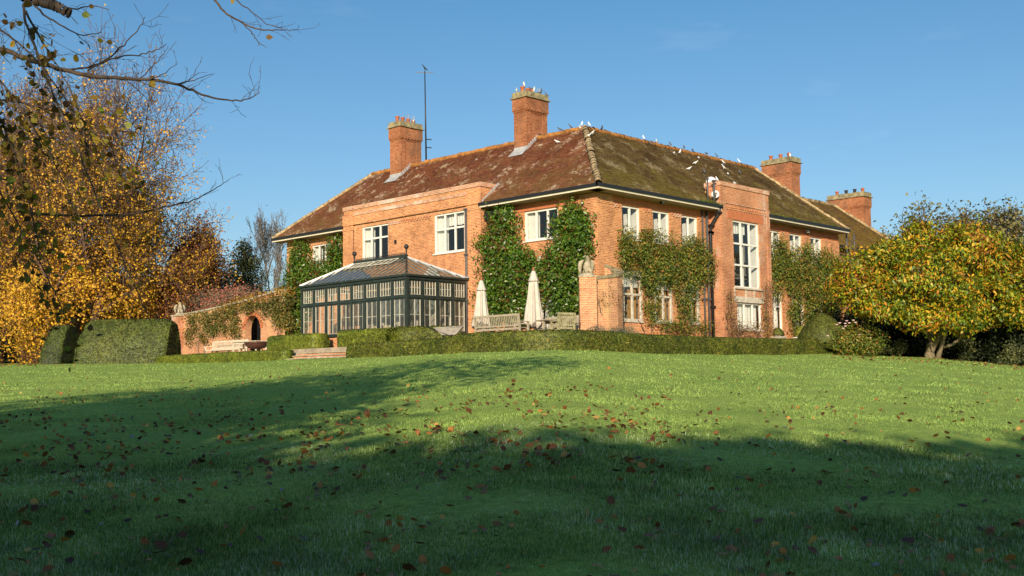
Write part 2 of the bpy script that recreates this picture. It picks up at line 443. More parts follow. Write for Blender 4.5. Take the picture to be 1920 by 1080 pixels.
def blob_pts(blobs, dens, per=10, spread=.22, inner=.55, lump=.22, axes=None):
    """leaf points in lumpy clusters through ellipsoids. blob: (centre, (rx, ry, rz)); axes rows = directions of the radii"""
    A = np.eye(3) if axes is None else np.array(axes)
    P, Q = [], []
    for c, r in blobs:
        r = np.array(r, float)
        area = 4 * math.pi * ((r[0] * r[1]) ** 1.6 / 3 + (r[0] * r[2]) ** 1.6 / 3 + (r[1] * r[2]) ** 1.6 / 3) ** (1 / 1.6)
        k = max(4, int(area * dens / per))
        d = unit(rng.normal(0, 1, (k, 3)))
        ph = rng.uniform(0, 6.28, 3)
        rad = 1 + lump * (np.sin(d[:, 0] * 5 + ph[0]) + np.sin(d[:, 1] * 6 + ph[1]) + np.sin(d[:, 2] * 5.5 + ph[2])) / 2
        rad *= np.where(rng.random(k) < .75, rng.uniform(.85, 1.06, k), rng.uniform(inner, .9, k))
        cc = np.array(c) + (d * rad[:, None] * r) @ A
        nr = unit((d / r) @ A)
        q = np.repeat(cc, per, 0) + rng.normal(0, spread, (k * per, 3))
        P.append(q); Q.append(unit(np.repeat(nr, per, 0) + rng.normal(0, .35, (k * per, 3)) + np.array([0, 0, .25])))
    return np.concatenate(P), np.concatenate(Q)
def tubes_arrays(segs, n=4):
    """segs: array (m, 8): p0 p1 r0 r1 -> one prism per segment"""
    s = np.asarray(segs, float); p0, p1 = s[:, :3], s[:, 3:6]; r0, r1 = s[:, 6:7], s[:, 7:8]
    d = unit(p1 - p0); ref = np.where(np.abs(d[:, 2:3]) > .9, np.array([[1., 0, 0]]), np.array([[0, 0, 1.]]))
    a = unit(np.cross(d, ref)); b = np.cross(d, a); m = len(s)
    V = np.empty((m, 2 * n, 3))
    for k in range(n):
        t = 2 * math.pi * k / n; o = a * math.cos(t) + b * math.sin(t)
        V[:, k] = p0 + o * r0; V[:, n + k] = p1 + o * r1
    F = np.array([(k, (k + 1) % n, n + (k + 1) % n, n + k) for k in range(n)])
    FF = (np.arange(m)[:, None, None] * 2 * n + F[None]).reshape(-1, 4)
    return V.reshape(-1, 3), FF
def grow(base, direction, length, radius, depth, kids=(3, 4), steps=4, spread=.75, lift=.12, wob=.16, shrink=.66, rmin=.006, bare=.35):
    """recursive branching; returns segments and twig points"""
    segs, tips = [], []
    def go(p, d, L, r, k):
        n = steps if k > 1 else 3
        pts = [(p, d, r)]
        for i in range(n):
            d = unit(d + rng.normal(0, wob, 3) + np.array([0, 0, lift * (1 if k else .3)]))
            q = p + d * L / n
            r1 = max(rmin, r * (1 - .55 * (i + 1) / n))
            rr0 = max(rmin, r * (1 - .55 * i / n))
            segs.append((*p, *q, rr0, r1)); p = q; pts.append((p, d, r1))
        if k == 0:
            for q, dd, _ in pts[1:]: tips.append(q)
            return
        nk = rng.integers(kids[0], kids[1] + 1)
        for j in range(nk):
            t = bare + (1 - bare) * (j + rng.uniform(.2, 1)) / nk
            i = min(n, max(1, int(round(t * n))))
            q, dd, rr = pts[i]
            side = rng.normal(0, 1, 3); side = unit(side - (side @ dd) * dd)
            nd = unit(dd * (1 - spread * .5) + side * spread)
            go(q, nd, L * shrink * rng.uniform(.75, 1.15), max(rmin, rr * .68), k - 1)
        go(p, d, L * shrink, max(rmin, pts[-1][2]), k - 1)
    go(np.array(base, float), unit(np.array(direction, float)), length, radius, depth)
    return segs, np.array(tips)

# ------------------------------------------------------------------ the ground
GPX = np.array([-900, -300, 0, 150, 340, 545, 680, 870, 1000, 1100, 1200, 1360, 1500, 1565, 1650, 1745, 1920, 2200, 2900], float)
GYE = np.array([700, 692, 686, 683, 681, 673, 669.5, 661, 656.5, 656, 661, 664.5, 664, 661.5, 667, 671.5, 688, 706, 735], float)
GDE = np.array([62, 62, 62, 61.5, 61, 54, 49.8, 44.3, 42.4, 43.2, 46.4, 50.7, 55.9, 58.5, 58, 56, 52, 49, 46], float)
GZE = np.array([at(x, y, d)[2] for x, y, d in zip(GPX, GYE, GDE)])
GTH = np.arctan((GPX - 960) / FPX)
def ground(x, y):
    """height of the ground: a lawn that climbs from the viewer to the foot of the hedges, then levels off"""
    dx, dy = np.asarray(x, float) - CAM[0], np.asarray(y, float) - CAM[1]
    fw, rt = dx * FWD[0] + dy * FWD[1], dx * RGT[0] + dy * RGT[1]
    th = np.arctan2(rt, fw); R = np.hypot(fw, rt)
    c = np.clip(th, GTH[0], GTH[-1])
    ze = np.interp(c, GTH, GZE); de = np.interp(c, GTH, GDE) / np.cos(np.clip(th, -.8, .8))
    u = R / de
    side = np.clip((np.abs(th) - .75) / 1.2, 0, 1); side = side * side * (3 - 2 * side)
    k = (ze + 3.3) * (1 - side) + .3 * side
    left = np.clip((-.16 - th) / .08, 0, 1)
    h = -3.3 + k * np.where(u < 1, u, 1) + np.where(u > 1, (R - de) * (.004 + .020 * left), 0)
    return h
th = np.concatenate([np.linspace(-math.pi, -.62, 60, endpoint=False), np.linspace(-.62, .62, 260), np.linspace(.62, math.pi, 60)[1:]])
rr = np.concatenate([[.05], np.linspace(1, 70, 140), np.geomspace(73, 900, 34)])
TH, RR = np.meshgrid(th, rr, indexing='ij')
FW, RT = RR * np.cos(TH), RR * np.sin(TH)
GX = CAM[0] + FW * FWD[0] + RT * RGT[0]; GY = CAM[1] + FW * FWD[1] + RT * RGT[1]
GZ = ground(GX, GY) + .02 * np.sin(GX * 1.3 + 2 * np.sin(GY * .7)) * np.clip(RR / 8, 0, 1) * np.sin(GY * 1.1)
V = np.stack([GX, GY, GZ], -1).reshape(-1, 3)
nt_, nr_ = len(th), len(rr)
idx = np.arange(nt_ * nr_).reshape(nt_, nr_)
F = np.stack([idx[:-1, :-1], idx[1:, :-1], idx[1:, 1:], idx[:-1, 1:]], -1).reshape(-1, 4)
lawn = link('lawn', fast_mesh('lawn', V, F), M['lawn'])
for p_ in lawn.data.polygons: p_.use_smooth = True
tag(lawn, 'green lawn sloping up to the house, its near half in shade', 'lawn', kind='structure')

mb = MB()      # terrace: a raised paved platform round the two sunny sides of the house
ter = [(-6.25, 36), (-6.25, -1.2), (-5.6, -2.3), (-4.6, -2.55), (22, -2.55), (22, 9), (9, 9), (9, 36)]
n = len(ter)
mb.add([(x, y, -.02) for x, y in ter] + [(x, y, -.9) for x, y in ter], [tuple(range(n))] + [(i, (i + 1) % n, n + (i + 1) % n, n + i) for i in range(n)])
tag(recentre(mb.build('terrace', M['paving'])), 'stone paved terrace round the foot of the brick house', 'terrace', kind='structure')

# ------------------------------------------------------------------ the house
def W(ax, pl, a, d, z): return (a, pl - d, z) if ax == 'R' else (pl - d, a, z)
def fbox(mb, ax, pl, a0, a1, d0, d1, z0, z1):
    p, q = W(ax, pl, a0, d0, z0), W(ax, pl, a1, d1, z1); mb.box(p[0], q[0], p[1], q[1], z0, z1)
def holed(mb, ax, pl, a0, a1, z0, z1, holes, depth=.24):
    A = sorted({a0, a1, *[h[0] for h in holes], *[h[1] for h in holes]}); Z = sorted({z0, z1, *[h[2] for h in holes], *[h[3] for h in holes]})
    for i in range(len(A) - 1):
        for j in range(len(Z) - 1):
            ca, cz = (A[i] + A[i + 1]) / 2, (Z[j] + Z[j + 1]) / 2
            if any(h[0] < ca < h[1] and h[2] < cz < h[3] for h in holes): continue
            mb.quad(W(ax, pl, A[i], 0, Z[j]), W(ax, pl, A[i + 1], 0, Z[j]), W(ax, pl, A[i + 1], 0, Z[j + 1]), W(ax, pl, A[i], 0, Z[j + 1]))
    for b0, b1, y0, y1 in holes:
        for (p, q) in (((b0, y0), (b1, y0)), ((b1, y0), (b1, y1)), ((b1, y1), (b0, y1)), ((b0, y1), (b0, y0))):
            mb.quad(W(ax, pl, p[0], 0, p[1]), W(ax, pl, q[0], 0, q[1]), W(ax, pl, q[0], -depth, q[1]), W(ax, pl, p[0], -depth, p[1]))

house = thing('country_house', 'large red brick country house with a hipped tiled roof and tall chimneys', 'house', (3.5, 3.5, 0))
ZE = 6.72
TB = .65                    # tower projection
BB = .60                    # bay projection
UP = [(1.78, 3.13), (4.13, 5.44), (6.42, 7.80)]
UP2 = [(14.40, 15.69), (16.71, 18.01), (19.01, 20.27)]
win = []                    # ax, plane, a0, a1, z0, z1, columns, row fractions, style
for a in UP: win.append(('R', 0, a[0], a[1], 4.75, 6.28, 2, [], 'shut_r'))
for a in UP2: win.append(('R', 0, a[0], a[1], 4.75, 6.27, 2, [], 'shut_r'))
for a in [(1.70, 3.14), (4.10, 5.49), (6.44, 7.74)]: win.append(('R', 0, a[0], a[1], .97, 3.15, 2, [.56], 'stone'))
for a in UP2: win.append(('R', 0, a[0], a[1], .75, 3.05, 2, [.6], 'white_curtain'))
win.append(('R', -TB, 9.99, 12.43, 2.89, 6.31, 3, [.335, .655], 'tower'))
win.append(('R', -TB, 10.15, 12.50, .75, 2.13, 3, [], 'white_curtain'))
win.append(('L', 0, 2.33, 4.47, 4.88, 6.28, 3, [], 'shut_l'))
win.append(('L', 0, 2.05, 3.55, .05, 2.45, 2, [.72], 'french'))
win.append(('L', 0, 19.6, 21.38, 5.0, 6.27, 3, [], 'shut_l'))
win.append(('L', -BB, 13.79, 16.01, 4.85, 6.71, 3, [.63], 'shut_l'))
win.append(('L', -BB, 7.95, 10.18, 4.74, 6.72, 3, [.60], 'blind_l'))
def holes(ax, pl): return [w[2:6] for w in win if w[0] == ax and w[1] == pl]

mb = MB()
holed(mb, 'R', 0, 0, 8.95, 0, ZE, [h for h in holes('R', 0) if h[0] < 9]); holed(mb, 'R', 0, 13.48, 22.27, 0, ZE, [h for h in holes('R', 0) if h[0] > 9])
holed(mb, 'L', 0, 0, 6.8, 0, ZE, [h for h in holes('L', 0) if h[0] < 9]); holed(mb, 'L', 0, 17.6, 23.9, 0, ZE, [h for h in holes('L', 0) if h[0] > 9])
mb.quad((0, 23.9, 0), (7.6, 23.9, 0), (7.6, 23.9, ZE), (0, 23.9, ZE)); mb.quad((22.27, 0, 0), (22.27, 7.6, 0), (22.27, 7.6, ZE), (22.27, 0, ZE))
mb.quad((7.6, 23.9, 0), (7.6, 7.6, 0), (7.6, 7.6, ZE), (7.6, 23.9, ZE)); mb.quad((7.6, 7.6, 0), (22.27, 7.6, 0), (22.27, 7.6, ZE), (7.6, 7.6, ZE))
# corner pier, proud of both faces, and the piers' string course
mb.box(-.045, 1.05, -.045, 1.02, 0, 6.2); mb.box(-.07, 1.08, -.07, 1.05, 6.2, 6.64)
fbox(mb, 'R', 0, 21.2, 22.3, 0, .045, 0, 6.2)
mb.build('wall', M['brick'], house)

mb = MB()                   # rubbed-brick band over the windows
fbox(mb, 'R', 0, 1.08, 8.95, 0, .03, 6.30, 6.60); fbox(mb, 'R', 0, 13.48, 22.28, 0, .03, 6.29, 6.60); fbox(mb, 'L', 0, 1.05, 6.8, 0, .03, 6.30, 6.60)
fbox(mb, 'R', -TB, 9.5, 12.9, 0, .02, 6.33, 6.75)
fbox(mb, 'R', 0, 1.75, 3.1, 0, .015, 3.17, 3.65)
mb.build('brick_band', M['rubbed'], house)
def dentils(ax, pl, a0, a1, z, skip=()):          # dentil courses
    mb = MB()
    k = int((a1 - a0) / .225)
    def flush(mb):
        if mb.v: mb.build('dentil_course', M['brick_stained'], house)
        return MB()
    for i in range(k):
        a = a0 + i * .225
        if any(s[0] - .12 < a < s[1] for s in skip): mb = flush(mb); continue
        fbox(mb, ax, pl, a, a + .112, 0, .06, z, z + .07); fbox(mb, ax, pl, a + .112, a + .225, 0, .06, z - .09, z - .02)
    flush(mb)
dentils('R', 0, 1.1, 8.8, 6.22, UP); dentils('R', 0, 13.5, 21.2, 6.21, UP2); dentils('R', -TB, 9.3, 13.2, 6.9)
dentils('L', -BB, 7.9, 16.6, 6.68, [(7.95, 10.18), (13.79, 16.01)])

mb = MB()                   # projecting bay with its parapet
holed(mb, 'L', -BB, 6.8, 17.6, 0, 7.76, holes('L', -BB))
for y in (6.8, 17.6): mb.quad((-BB, y, 0), (.9, y, 0), (.9, y, 7.76), (-BB, y, 7.76))
mb.quad((-.25, 6.8, 6.8), (-.25, 17.6, 6.8), (-.25, 17.6, 7.76), (-.25, 6.8, 7.76))
fbox(mb, 'L', -BB, 6.77, 7.72, 0, .035, 0, 6.62); fbox(mb, 'L', -BB, 6.75, 7.74, 0, .06, 6.62, 7.5); fbox(mb, 'L', -BB, 16.75, 17.63, 0, .035, 0, 6.62); fbox(mb, 'L', -BB, 16.72, 17.65, 0, .06, 6.62, 7.5)
mb.build('bay_wall', M['brick'], house)
mb = MB()
mb.box(-BB - .05, -.2, 6.74, 17.66, 7.76, 7.97); mb.box(-.2, .62, 6.74, 7.1, 7.76, 7.97); mb.box(-.2, .62, 17.3, 17.66, 7.76, 7.97)
fbox(mb, 'L', -BB, 7.74, 16.72, 0, .04, 7.42, 7.60)
mb.build('parapet_coping', M['coping_brick'], house)
mb = MB()                   # stair tower
holed(mb, 'R', -TB, 8.95, 13.48, 0, 7.95, holes('R', -TB))
for x in (8.95, 13.48): mb.quad((x, -TB, 0), (x, .28, 0), (x, .28, 7.95), (x, -TB, 7.95))
mb.box(8.952, 9.2, -.3, .279, 6.8, 7.949); mb.box(13.22, 13.478, -.3, .279, 6.8, 7.949)
mb.quad((8.95, -.3, 6.8), (13.48, -.3, 6.8), (13.48, -.3, 7.95), (8.95, -.3, 7.95))
fbox(mb, 'R', -TB, 8.92, 9.28, 0, .04, 0, 7.1); fbox(mb, 'R', -TB, 13.2, 13.51, 0, .04, 0, 7.1)
mb.build('tower_wall', M['brick_stained'], house)
mb = MB()
mb.box(8.9, 13.53, -TB - .05, -.26, 7.95, 8.17); mb.box(8.9, 9.25, -.26, .30, 7.95, 8.17); mb.box(13.2, 13.53, -.26, .30, 7.95, 8.17)
fbox(mb, 'R', -TB, 9.3, 13.2, 0, .05, 7.08, 7.13)
mb.build('parapet_coping', M['coping_brick'], house)
mb = MB()                   # stone dressing of the tower between its two windows
fbox(mb, 'R', -TB, 9.9, 12.62, 0, .06, 2.13, 2.42)
for a in (9.9, 10.95, 11.75, 12.52): fbox(mb, 'R', -TB, a, a + .1, 0, .025, 2.42, 2.80)
fbox(mb, 'R', -TB, 9.9, 12.55, 0, .09, 2.80, 2.885)
mb.build('stone_dressing', M['stone_pale'], house)

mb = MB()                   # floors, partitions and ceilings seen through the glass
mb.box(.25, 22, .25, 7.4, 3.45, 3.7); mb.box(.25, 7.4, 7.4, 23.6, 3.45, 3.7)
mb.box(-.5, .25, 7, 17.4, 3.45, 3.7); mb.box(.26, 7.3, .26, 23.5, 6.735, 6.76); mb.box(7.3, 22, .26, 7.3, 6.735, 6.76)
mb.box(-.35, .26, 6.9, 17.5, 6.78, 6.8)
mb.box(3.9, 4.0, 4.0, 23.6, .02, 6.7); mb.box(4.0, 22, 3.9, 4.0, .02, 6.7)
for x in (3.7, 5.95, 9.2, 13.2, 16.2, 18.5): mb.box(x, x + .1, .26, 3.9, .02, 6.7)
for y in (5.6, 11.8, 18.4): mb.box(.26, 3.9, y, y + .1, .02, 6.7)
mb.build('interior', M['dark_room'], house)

def window(ax, pl, a0, a1, z0, z1, cols, rows, style):
    stone = style == 'stone'
    fw, mw = (.12, .11) if stone else (.085, .085)
    dd = -.06 if not stone else .015
    mb = MB()
    fbox(mb, ax, pl, a0, a1, dd - .09, dd, z1 - fw, z1); fbox(mb, ax, pl, a0, a1, dd - .09, dd, z0, z0 + fw * .8)
    fbox(mb, ax, pl, a0, a0 + fw, dd - .09, dd, z0 + fw * .8, z1 - fw); fbox(mb, ax, pl, a1 - fw, a1, dd - .09, dd, z0 + fw * .8, z1 - fw)
    fbox(mb, ax, pl, a0 - .05, a1 + .05, dd - .05, .06, z0 - .07, z0 - .002)              # sill
    for i in range(1, cols):
        a = a0 + (a1 - a0) * i / cols; fbox(mb, ax, pl, a - mw / 2, a + mw / 2, dd - .085, dd - .004, z0 + fw * .8, z1 - fw)
    for f in rows:
        z = z0 + (z1 - z0) * f; fbox(mb, ax, pl, a0 + fw, a1 - fw, dd - .08, dd + .004, z - .045, z + .045)
    if stone:               # worn stone lintel with a flat arch
        fbox(mb, ax, pl, a0 - .08, a1 + .08, -.02, .03, z1 + .002, z1 + .13)
    w = mb.build('window', M['stone_pale' if stone else 'white'], house)
    mb = MB()
    mb.quad(W(ax, pl, a0 + .03, dd - .06, z0 + .03), W(ax, pl, a1 - .03, dd - .06, z0 + .03), W(ax, pl, a1 - .03, dd - .06, z1 - .03), W(ax, pl, a0 + .03, dd - .06, z1 - .03))
    mb.build('pane', M['glass'], w)
    i0, i1 = -.255, -.56     # depth range of what hangs just inside
    if style in ('shut_r', 'tower', 'shut_l', 'blind_l'):
        mb = MB(); left = ax == 'R'
        # folded shutters in the far reveal and a part-drawn one behind the first light
        far = (a1 - .02, a1 - .06) if ax == 'R' else (a1 - .02, a1 - .06)
        fbox(mb, ax, pl, far[0], far[1], i0 + .08, i1 - .12, z0 + .02, z1 - .02)
        if ax == 'R': fbox(mb, ax, pl, (a0 + a1) / 2 - .06, (a0 + a1) / 2 - .10, i0 + .08, i0 - .12, z0 + .02, z1 - .35)
        else:
            wd = (a1 - a0) / cols
            mb.bar(W(ax, pl, a1 - .05, i0 - .02, (z0 + z1) / 2), W(ax, pl, a1 - wd * .95, i0 - .1, (z0 + z1) / 2), .04, z1 - z0 - .1)
        mb.build('shutter', M['linen'], w)
    if style in ('blind_l', 'tower'):
        mb = MB(); b0 = a0 + .06; b1 = a1 - (a1 - a0) / cols if style == 'blind_l' else a0 + (a1 - a0) * .66
        if style == 'blind_l': b0, b1 = a0 + .06, a0 + (a1 - a0) * .66
        k = 24                                                              # gathered half blind
        pts = [(b0 + (b1 - b0) * i / k, i0 - .05 - .02 * math.sin(i * 1.9)) for i in range(k + 1)]
        for (p, d), (q, e) in zip(pts[:-1], pts[1:]):
            mb.quad(W(ax, pl, p, d, z1 - .62 - .02 * math.sin(p * 9)), W(ax, pl, q, e, z1 - .62 - .02 * math.sin(q * 9)), W(ax, pl, q, e, z1 - .08), W(ax, pl, p, d, z1 - .08))
        mb.build('blind', M['linen'], w)
    if style == 'stone':
        mb = MB(); mid = (a0 + a1) / 2
        for i in range(5): fbox(mb, ax, pl, mid + .03 + i * (a1 - mid - .1) / 5, mid + .02 + (i + 1) * (a1 - mid - .1) / 5, i0 - .03 - .015 * (i % 2), i0 - .08, z0 + .05, z1 - .62)
        mb.build('wooden_shutter', M['curtain'], w)
        mb = MB(); fbox(mb, ax, pl, a0 + .1, a1 - .1, i0 + .1, i0 + .09, z1 - .62, z1 - .12); mb.build('blind', M['linen'], w)
    if style in ('white_curtain', 'french'):
        mb = MB(); k = 40
        pts = [(a0 + .05 + (a1 - a0 - .1) * i / k, i0 - .03 - .03 * math.sin(i * 1.3)) for i in range(k + 1)]
        for (p, d), (q, e) in zip(pts[:-1], pts[1:]): mb.quad(W(ax, pl, p, d, z0 + .03), W(ax, pl, q, e, z0 + .03), W(ax, pl, q, e, z1 - .05), W(ax, pl, p, d, z1 - .05))
        mb.build('curtain', M['linen'], w)
for w_ in win: window(*w_)

# roof: overlapping courses of plain tiles
def lerp(a, b, t): return tuple(x + (y - x) * t for x, y in zip(a, b))
def sag(p): return .035 * math.sin(p[0] * .55 + 1) * math.sin(p[1] * .5 + 2) + .02 * math.sin(p[0] * 1.7 + p[1] * 1.3)
def slope(mb, eL, eR, rL, rR, rows=60, seg=44, lift=.028):
    eL, eR, rL, rR = map(Vector, (eL, eR, rL, rR))
    nrm = (eR - eL).cross(rL - eL).normalized()
    if nrm.z < 0: nrm = -nrm
    rows_pts = []
    for i in range(rows + 1):
        t = i / rows; a, b = eL.lerp(rL, t), eR.lerp(rR, t)
        up, lo = [], []
        for k in range(seg + 1):
            p = a.lerp(b, k / seg); p = p + nrm * sag(p) * min(1, t * 6, (1 - t) * 8)
            up.append(p); lo.append(p + nrm * (lift * random.uniform(.55, 1.35)))
        rows_pts.append((up, lo))
    vs, fs = [], []
    for i in range(rows):
        lo, up1, up0 = rows_pts[i][1], rows_pts[i + 1][0], rows_pts[i][0]
        n0 = len(vs); vs += up0 + lo + up1; s = seg + 1
        for k in range(seg):
            fs.append((n0 + k, n0 + k + 1, n0 + s + k + 1, n0 + s + k)); fs.append((n0 + s + k, n0 + s + k + 1, n0 + 2 * s + k + 1, n0 + 2 * s + k))
    mb.add(vs, fs)
EO, EZ = -.66, 6.88
R0, R1, R2 = (3.78, 3.78, 10.78), (3.78, 20.5, 10.78), (19.4, 3.78, 10.78)
mb = MB()
mb.cur = 0
slope(mb, (EO, 24.45, EZ), (EO, EO, EZ), R1, R0, 60, 90)
slope(mb, (8.2, 24.45, EZ), (EO, 24.45, EZ), R1, R1, 40, 16)
mb.cur = 1
slope(mb, (EO, EO, EZ), (22.38, EO, EZ), R0, R2, 60, 90)
slope(mb, (22.38, EO, EZ), (22.38, 8.2, EZ), R2, R2, 40, 16)
slope(mb, (8.2, 8.2, EZ), (8.2, 24.45, EZ), R0, R1, 20, 20); slope(mb, (22.38, 8.2, EZ), (8.2, 8.2, EZ), R2, R0, 20, 20)
roof = mb.build('roof', [M['roof_red'], M['roof_moss']], house)
def tiles_along(name, p, q, r, mat, parent, step=.30):
    p, q = np.array(p), np.array(q); L = np.linalg.norm(q - p); k = int(L / step); sg = []
    for i in range(k):
        a, b = p + (q - p) * i / k, p + (q - p) * (i + 1.04) / k
        o = rng.normal(0, .012, 3); sg.append((*(a + o), *(b + o), r * rng.uniform(1.0, 1.14), r * .9))
    V, F = tubes_arrays(sg, 8); return link(name, fast_mesh(name, V, F), mat, parent)
up = np.array([0, 0, .03])
tiles_along('hip_tiles', np.array((EO, EO, EZ)) + up, np.array(R0) + up, .17, M['hip_tile'], house)
tiles_along('hip_tiles', np.array((EO, 24.45, EZ)) + up, np.array(R1) + up, .12, M['hip_tile'], house)
tiles_along('hip_tiles', np.array((22.38, EO, EZ)) + up, np.array(R2) + up, .10, M['hip_tile'], house)
tiles_along('ridge_tiles', np.array(R1) + up, np.array(R0) + up, .13, M['ridge_tile'], house)
tiles_along('ridge_tiles', np.array(R0) + up, np.array(R2) + up, .13, M['ridge_tile'], house)
# moss and grass in the gutters by the tower
gp = []
for _ in range(700):
    a = rng.beta(2, 2) * 2.2 + 6.9; gp.append((a, EO - .02 + rng.uniform(-.12, .25), EZ + .04 + rng.uniform(0, .12) * (1 - abs(a - 8) / 2)))
for c_ in (14.1, 15.0, 16.1, 18.3, 20.5):
    for _ in range(90): gp.append((c_ + rng.normal(0, .22), EO - .02 + rng.uniform(-.1, .15), EZ + .02 + rng.uniform(0, .1)))
M['moss_leaf'] = leafmat('gutter_moss', [(0, (.06, .09, .015)), (.6, (.11, .15, .02)), (1, (.18, .17, .04))], .9, .1)
leaf_obj('gutter_moss', gp, np.tile([0, -.5, .6], (len(gp), 1)), .12, .03, M['moss_leaf'], house, updir=(0, 0, 1.2))

# fascia, gutter, soffit
def eave(ax, a0, a1, zf=6.67):
    mb, mg, ms = MB(), MB(), MB()
    fbox(mb, ax, 0, a0, a1, .63, .70, zf + .02, zf + .105)
    fbox(mg, ax, 0, a0 - .06, a1 + .04, .60, .76, zf + .107, zf + .255)
    fbox(ms, ax, 0, a0 + .08, a1, 0.003, .628, zf + .004, zf + .016)
    mb.build('fascia', M['cream'], house); mg.build('gutter', M['black'], house); ms.build('soffit', M['soffit'], house)
eave('R', -.70, 8.94); eave('R', 13.5, 22.34); eave('L', -.628, 6.78); eave('L', 17.63, 24.42)

def drainpipe(pts, r, mat, name='drainpipe'):
    mb = MB(); mb.tube(pts, r, 8)
    for a, b in zip(pts[:-1], pts[1:]):
        a, b = Vector(a), Vector(b)
        if abs((b - a).normalized().z) > .98:
            k = max(1, int(abs((b - a).z) / 1.8))
            for i in range(k + 1):
                z = a.lerp(b, i / k); mb.box(z.x - r * 1.5, z.x + r * 1.5, z.y - r * 1.5, z.y + r * 1.5, z.z - .04, z.z + .04)
    return mb.build(name, mat, house)
drainpipe([(8.1, -.1, 6.7), (8.1, -.1, 0)], .045, M['grey_pipe']); drainpipe([(8.45, -.12, 6.7), (8.45, -.12, 0)], .06, M['grey_pipe'])
drainpipe([(8.78, -.68, 6.85), (8.78, -.62, 6.55), (8.72, -.2, 5.95), (8.72, -.14, 5.6), (8.72, -.14, 0)], .085, M['black'])
drainpipe([(8.1, -.45, 7.0), (8.1, -.45, 8.2)], .04, M['grey_pipe'], 'vent_pipe'); drainpipe([(8.6, -.5, 6.95), (8.6, -.5, 8.15)], .055, M['grey_pipe'], 'vent_pipe')
drainpipe([(-BB - .09, 7.75, 6.72), (-BB - .09, 7.75, 0)], .06, M['grey_pipe'])
drainpipe([(-.1, 6.6, 6.6), (-.1, 6.6, 0)], .06, M['black'])
mb = MB(); mb.box(-.42, -.02, 6.2, 6.75, 6.1, 6.5); mb.box(-.36, -.06, 6.3, 6.68, 6.0, 6.1); mb.build('rainwater_hopper', M['black'], house)
drainpipe([(-BB - .05, 16.68, 6.6), (-BB - .05, 16.65, 5.2), (-BB - .05, 16.62, 4.6)], .012, M['black'], 'cable')
mb = MB(); mb.box(-.62, -.58, 13.1, 13.28, 5.55, 5.75); mb.build('air_brick', M['black'], house)
mb = MB(); fbox(mb, 'L', -BB, 10.95, 13.3, 0, .02, 4.35, 4.43); mb.build('brick_ledge', M['brick_stained'], house)
for a, z in ((4.45, 6.66), (18.35, 6.5)):      # floodlights
    mb = MB(); c = W('R', 0, a, .32 if a < 9 else .2, z); mb.box(c[0] - .1, c[0] + .1, c[1] - .07, c[1] + .06, c[2] - .09, c[2] + .06)
    mb.bar((c[0], c[1], c[2] + .05), (c[0], c[1] + .1, c[2] + .12), .04)
    f = mb.build('floodlight', M['black' if a < 9 else 'galv'], house)
    mb = MB(); mb.box(c[0] - .085, c[0] + .085, c[1] - .085, c[1] - .072, c[2] - .075, c[2] + .045); mb.build('lens', M['lead'], f)

# satellite dishes on the tower's return
def dish(c, n, r, stem):
    mb = MB(); n = Vector(n).normalized(); c = Vector(c); q = n.to_track_quat('Z', 'Y')
    rings = []
    for rr_, h in ((.02, 0), (.35 * r, .02), (.7 * r, .06), (r, .13), (r * 1.01, .11), (.7 * r, .035), (.02, -.03)):
        rings.append([c + q @ Vector((rr_ * math.cos(t * math.pi / 10), rr_ * 1.08 * math.sin(t * math.pi / 10), h)) for t in range(20)])
    mb.loft(rings); d = mb.build('satellite_dish', M['dish'], house)
    mb = MB(); mb.bar(c - n * .05, stem, .05); mb.tube([c + q @ Vector((0, -r, .1)), c + n * .42 + q @ Vector((0, -.1, 0))], .015, 6); mb.bar(c + n * .42 + q @ Vector((-.04, -.1, 0)), c + n * .42 + q @ Vector((.04, -.1, 0)), .06)
    mb.build('bracket', M['grey_pipe'], d)
    mb = MB(); mb.bar(c + q @ Vector((-.1, -.09, .135)), c + q @ Vector((.1, .09, .135)), .05, .004, up=q @ Vector((0, 0, 1))); mb.build('maker_mark', M['lead'], d)
d1 = onY(1341, 366, -.45); dish(tuple(d1), (-.75, -.6, .30), .19, (8.95, -.35, d1[2] - .3))
d2 = onY(1333, 343, .62); dish(tuple(d2), (-.72, -.68, .25), .27, (d2[0] + .1, .72, d2[2] - .35))

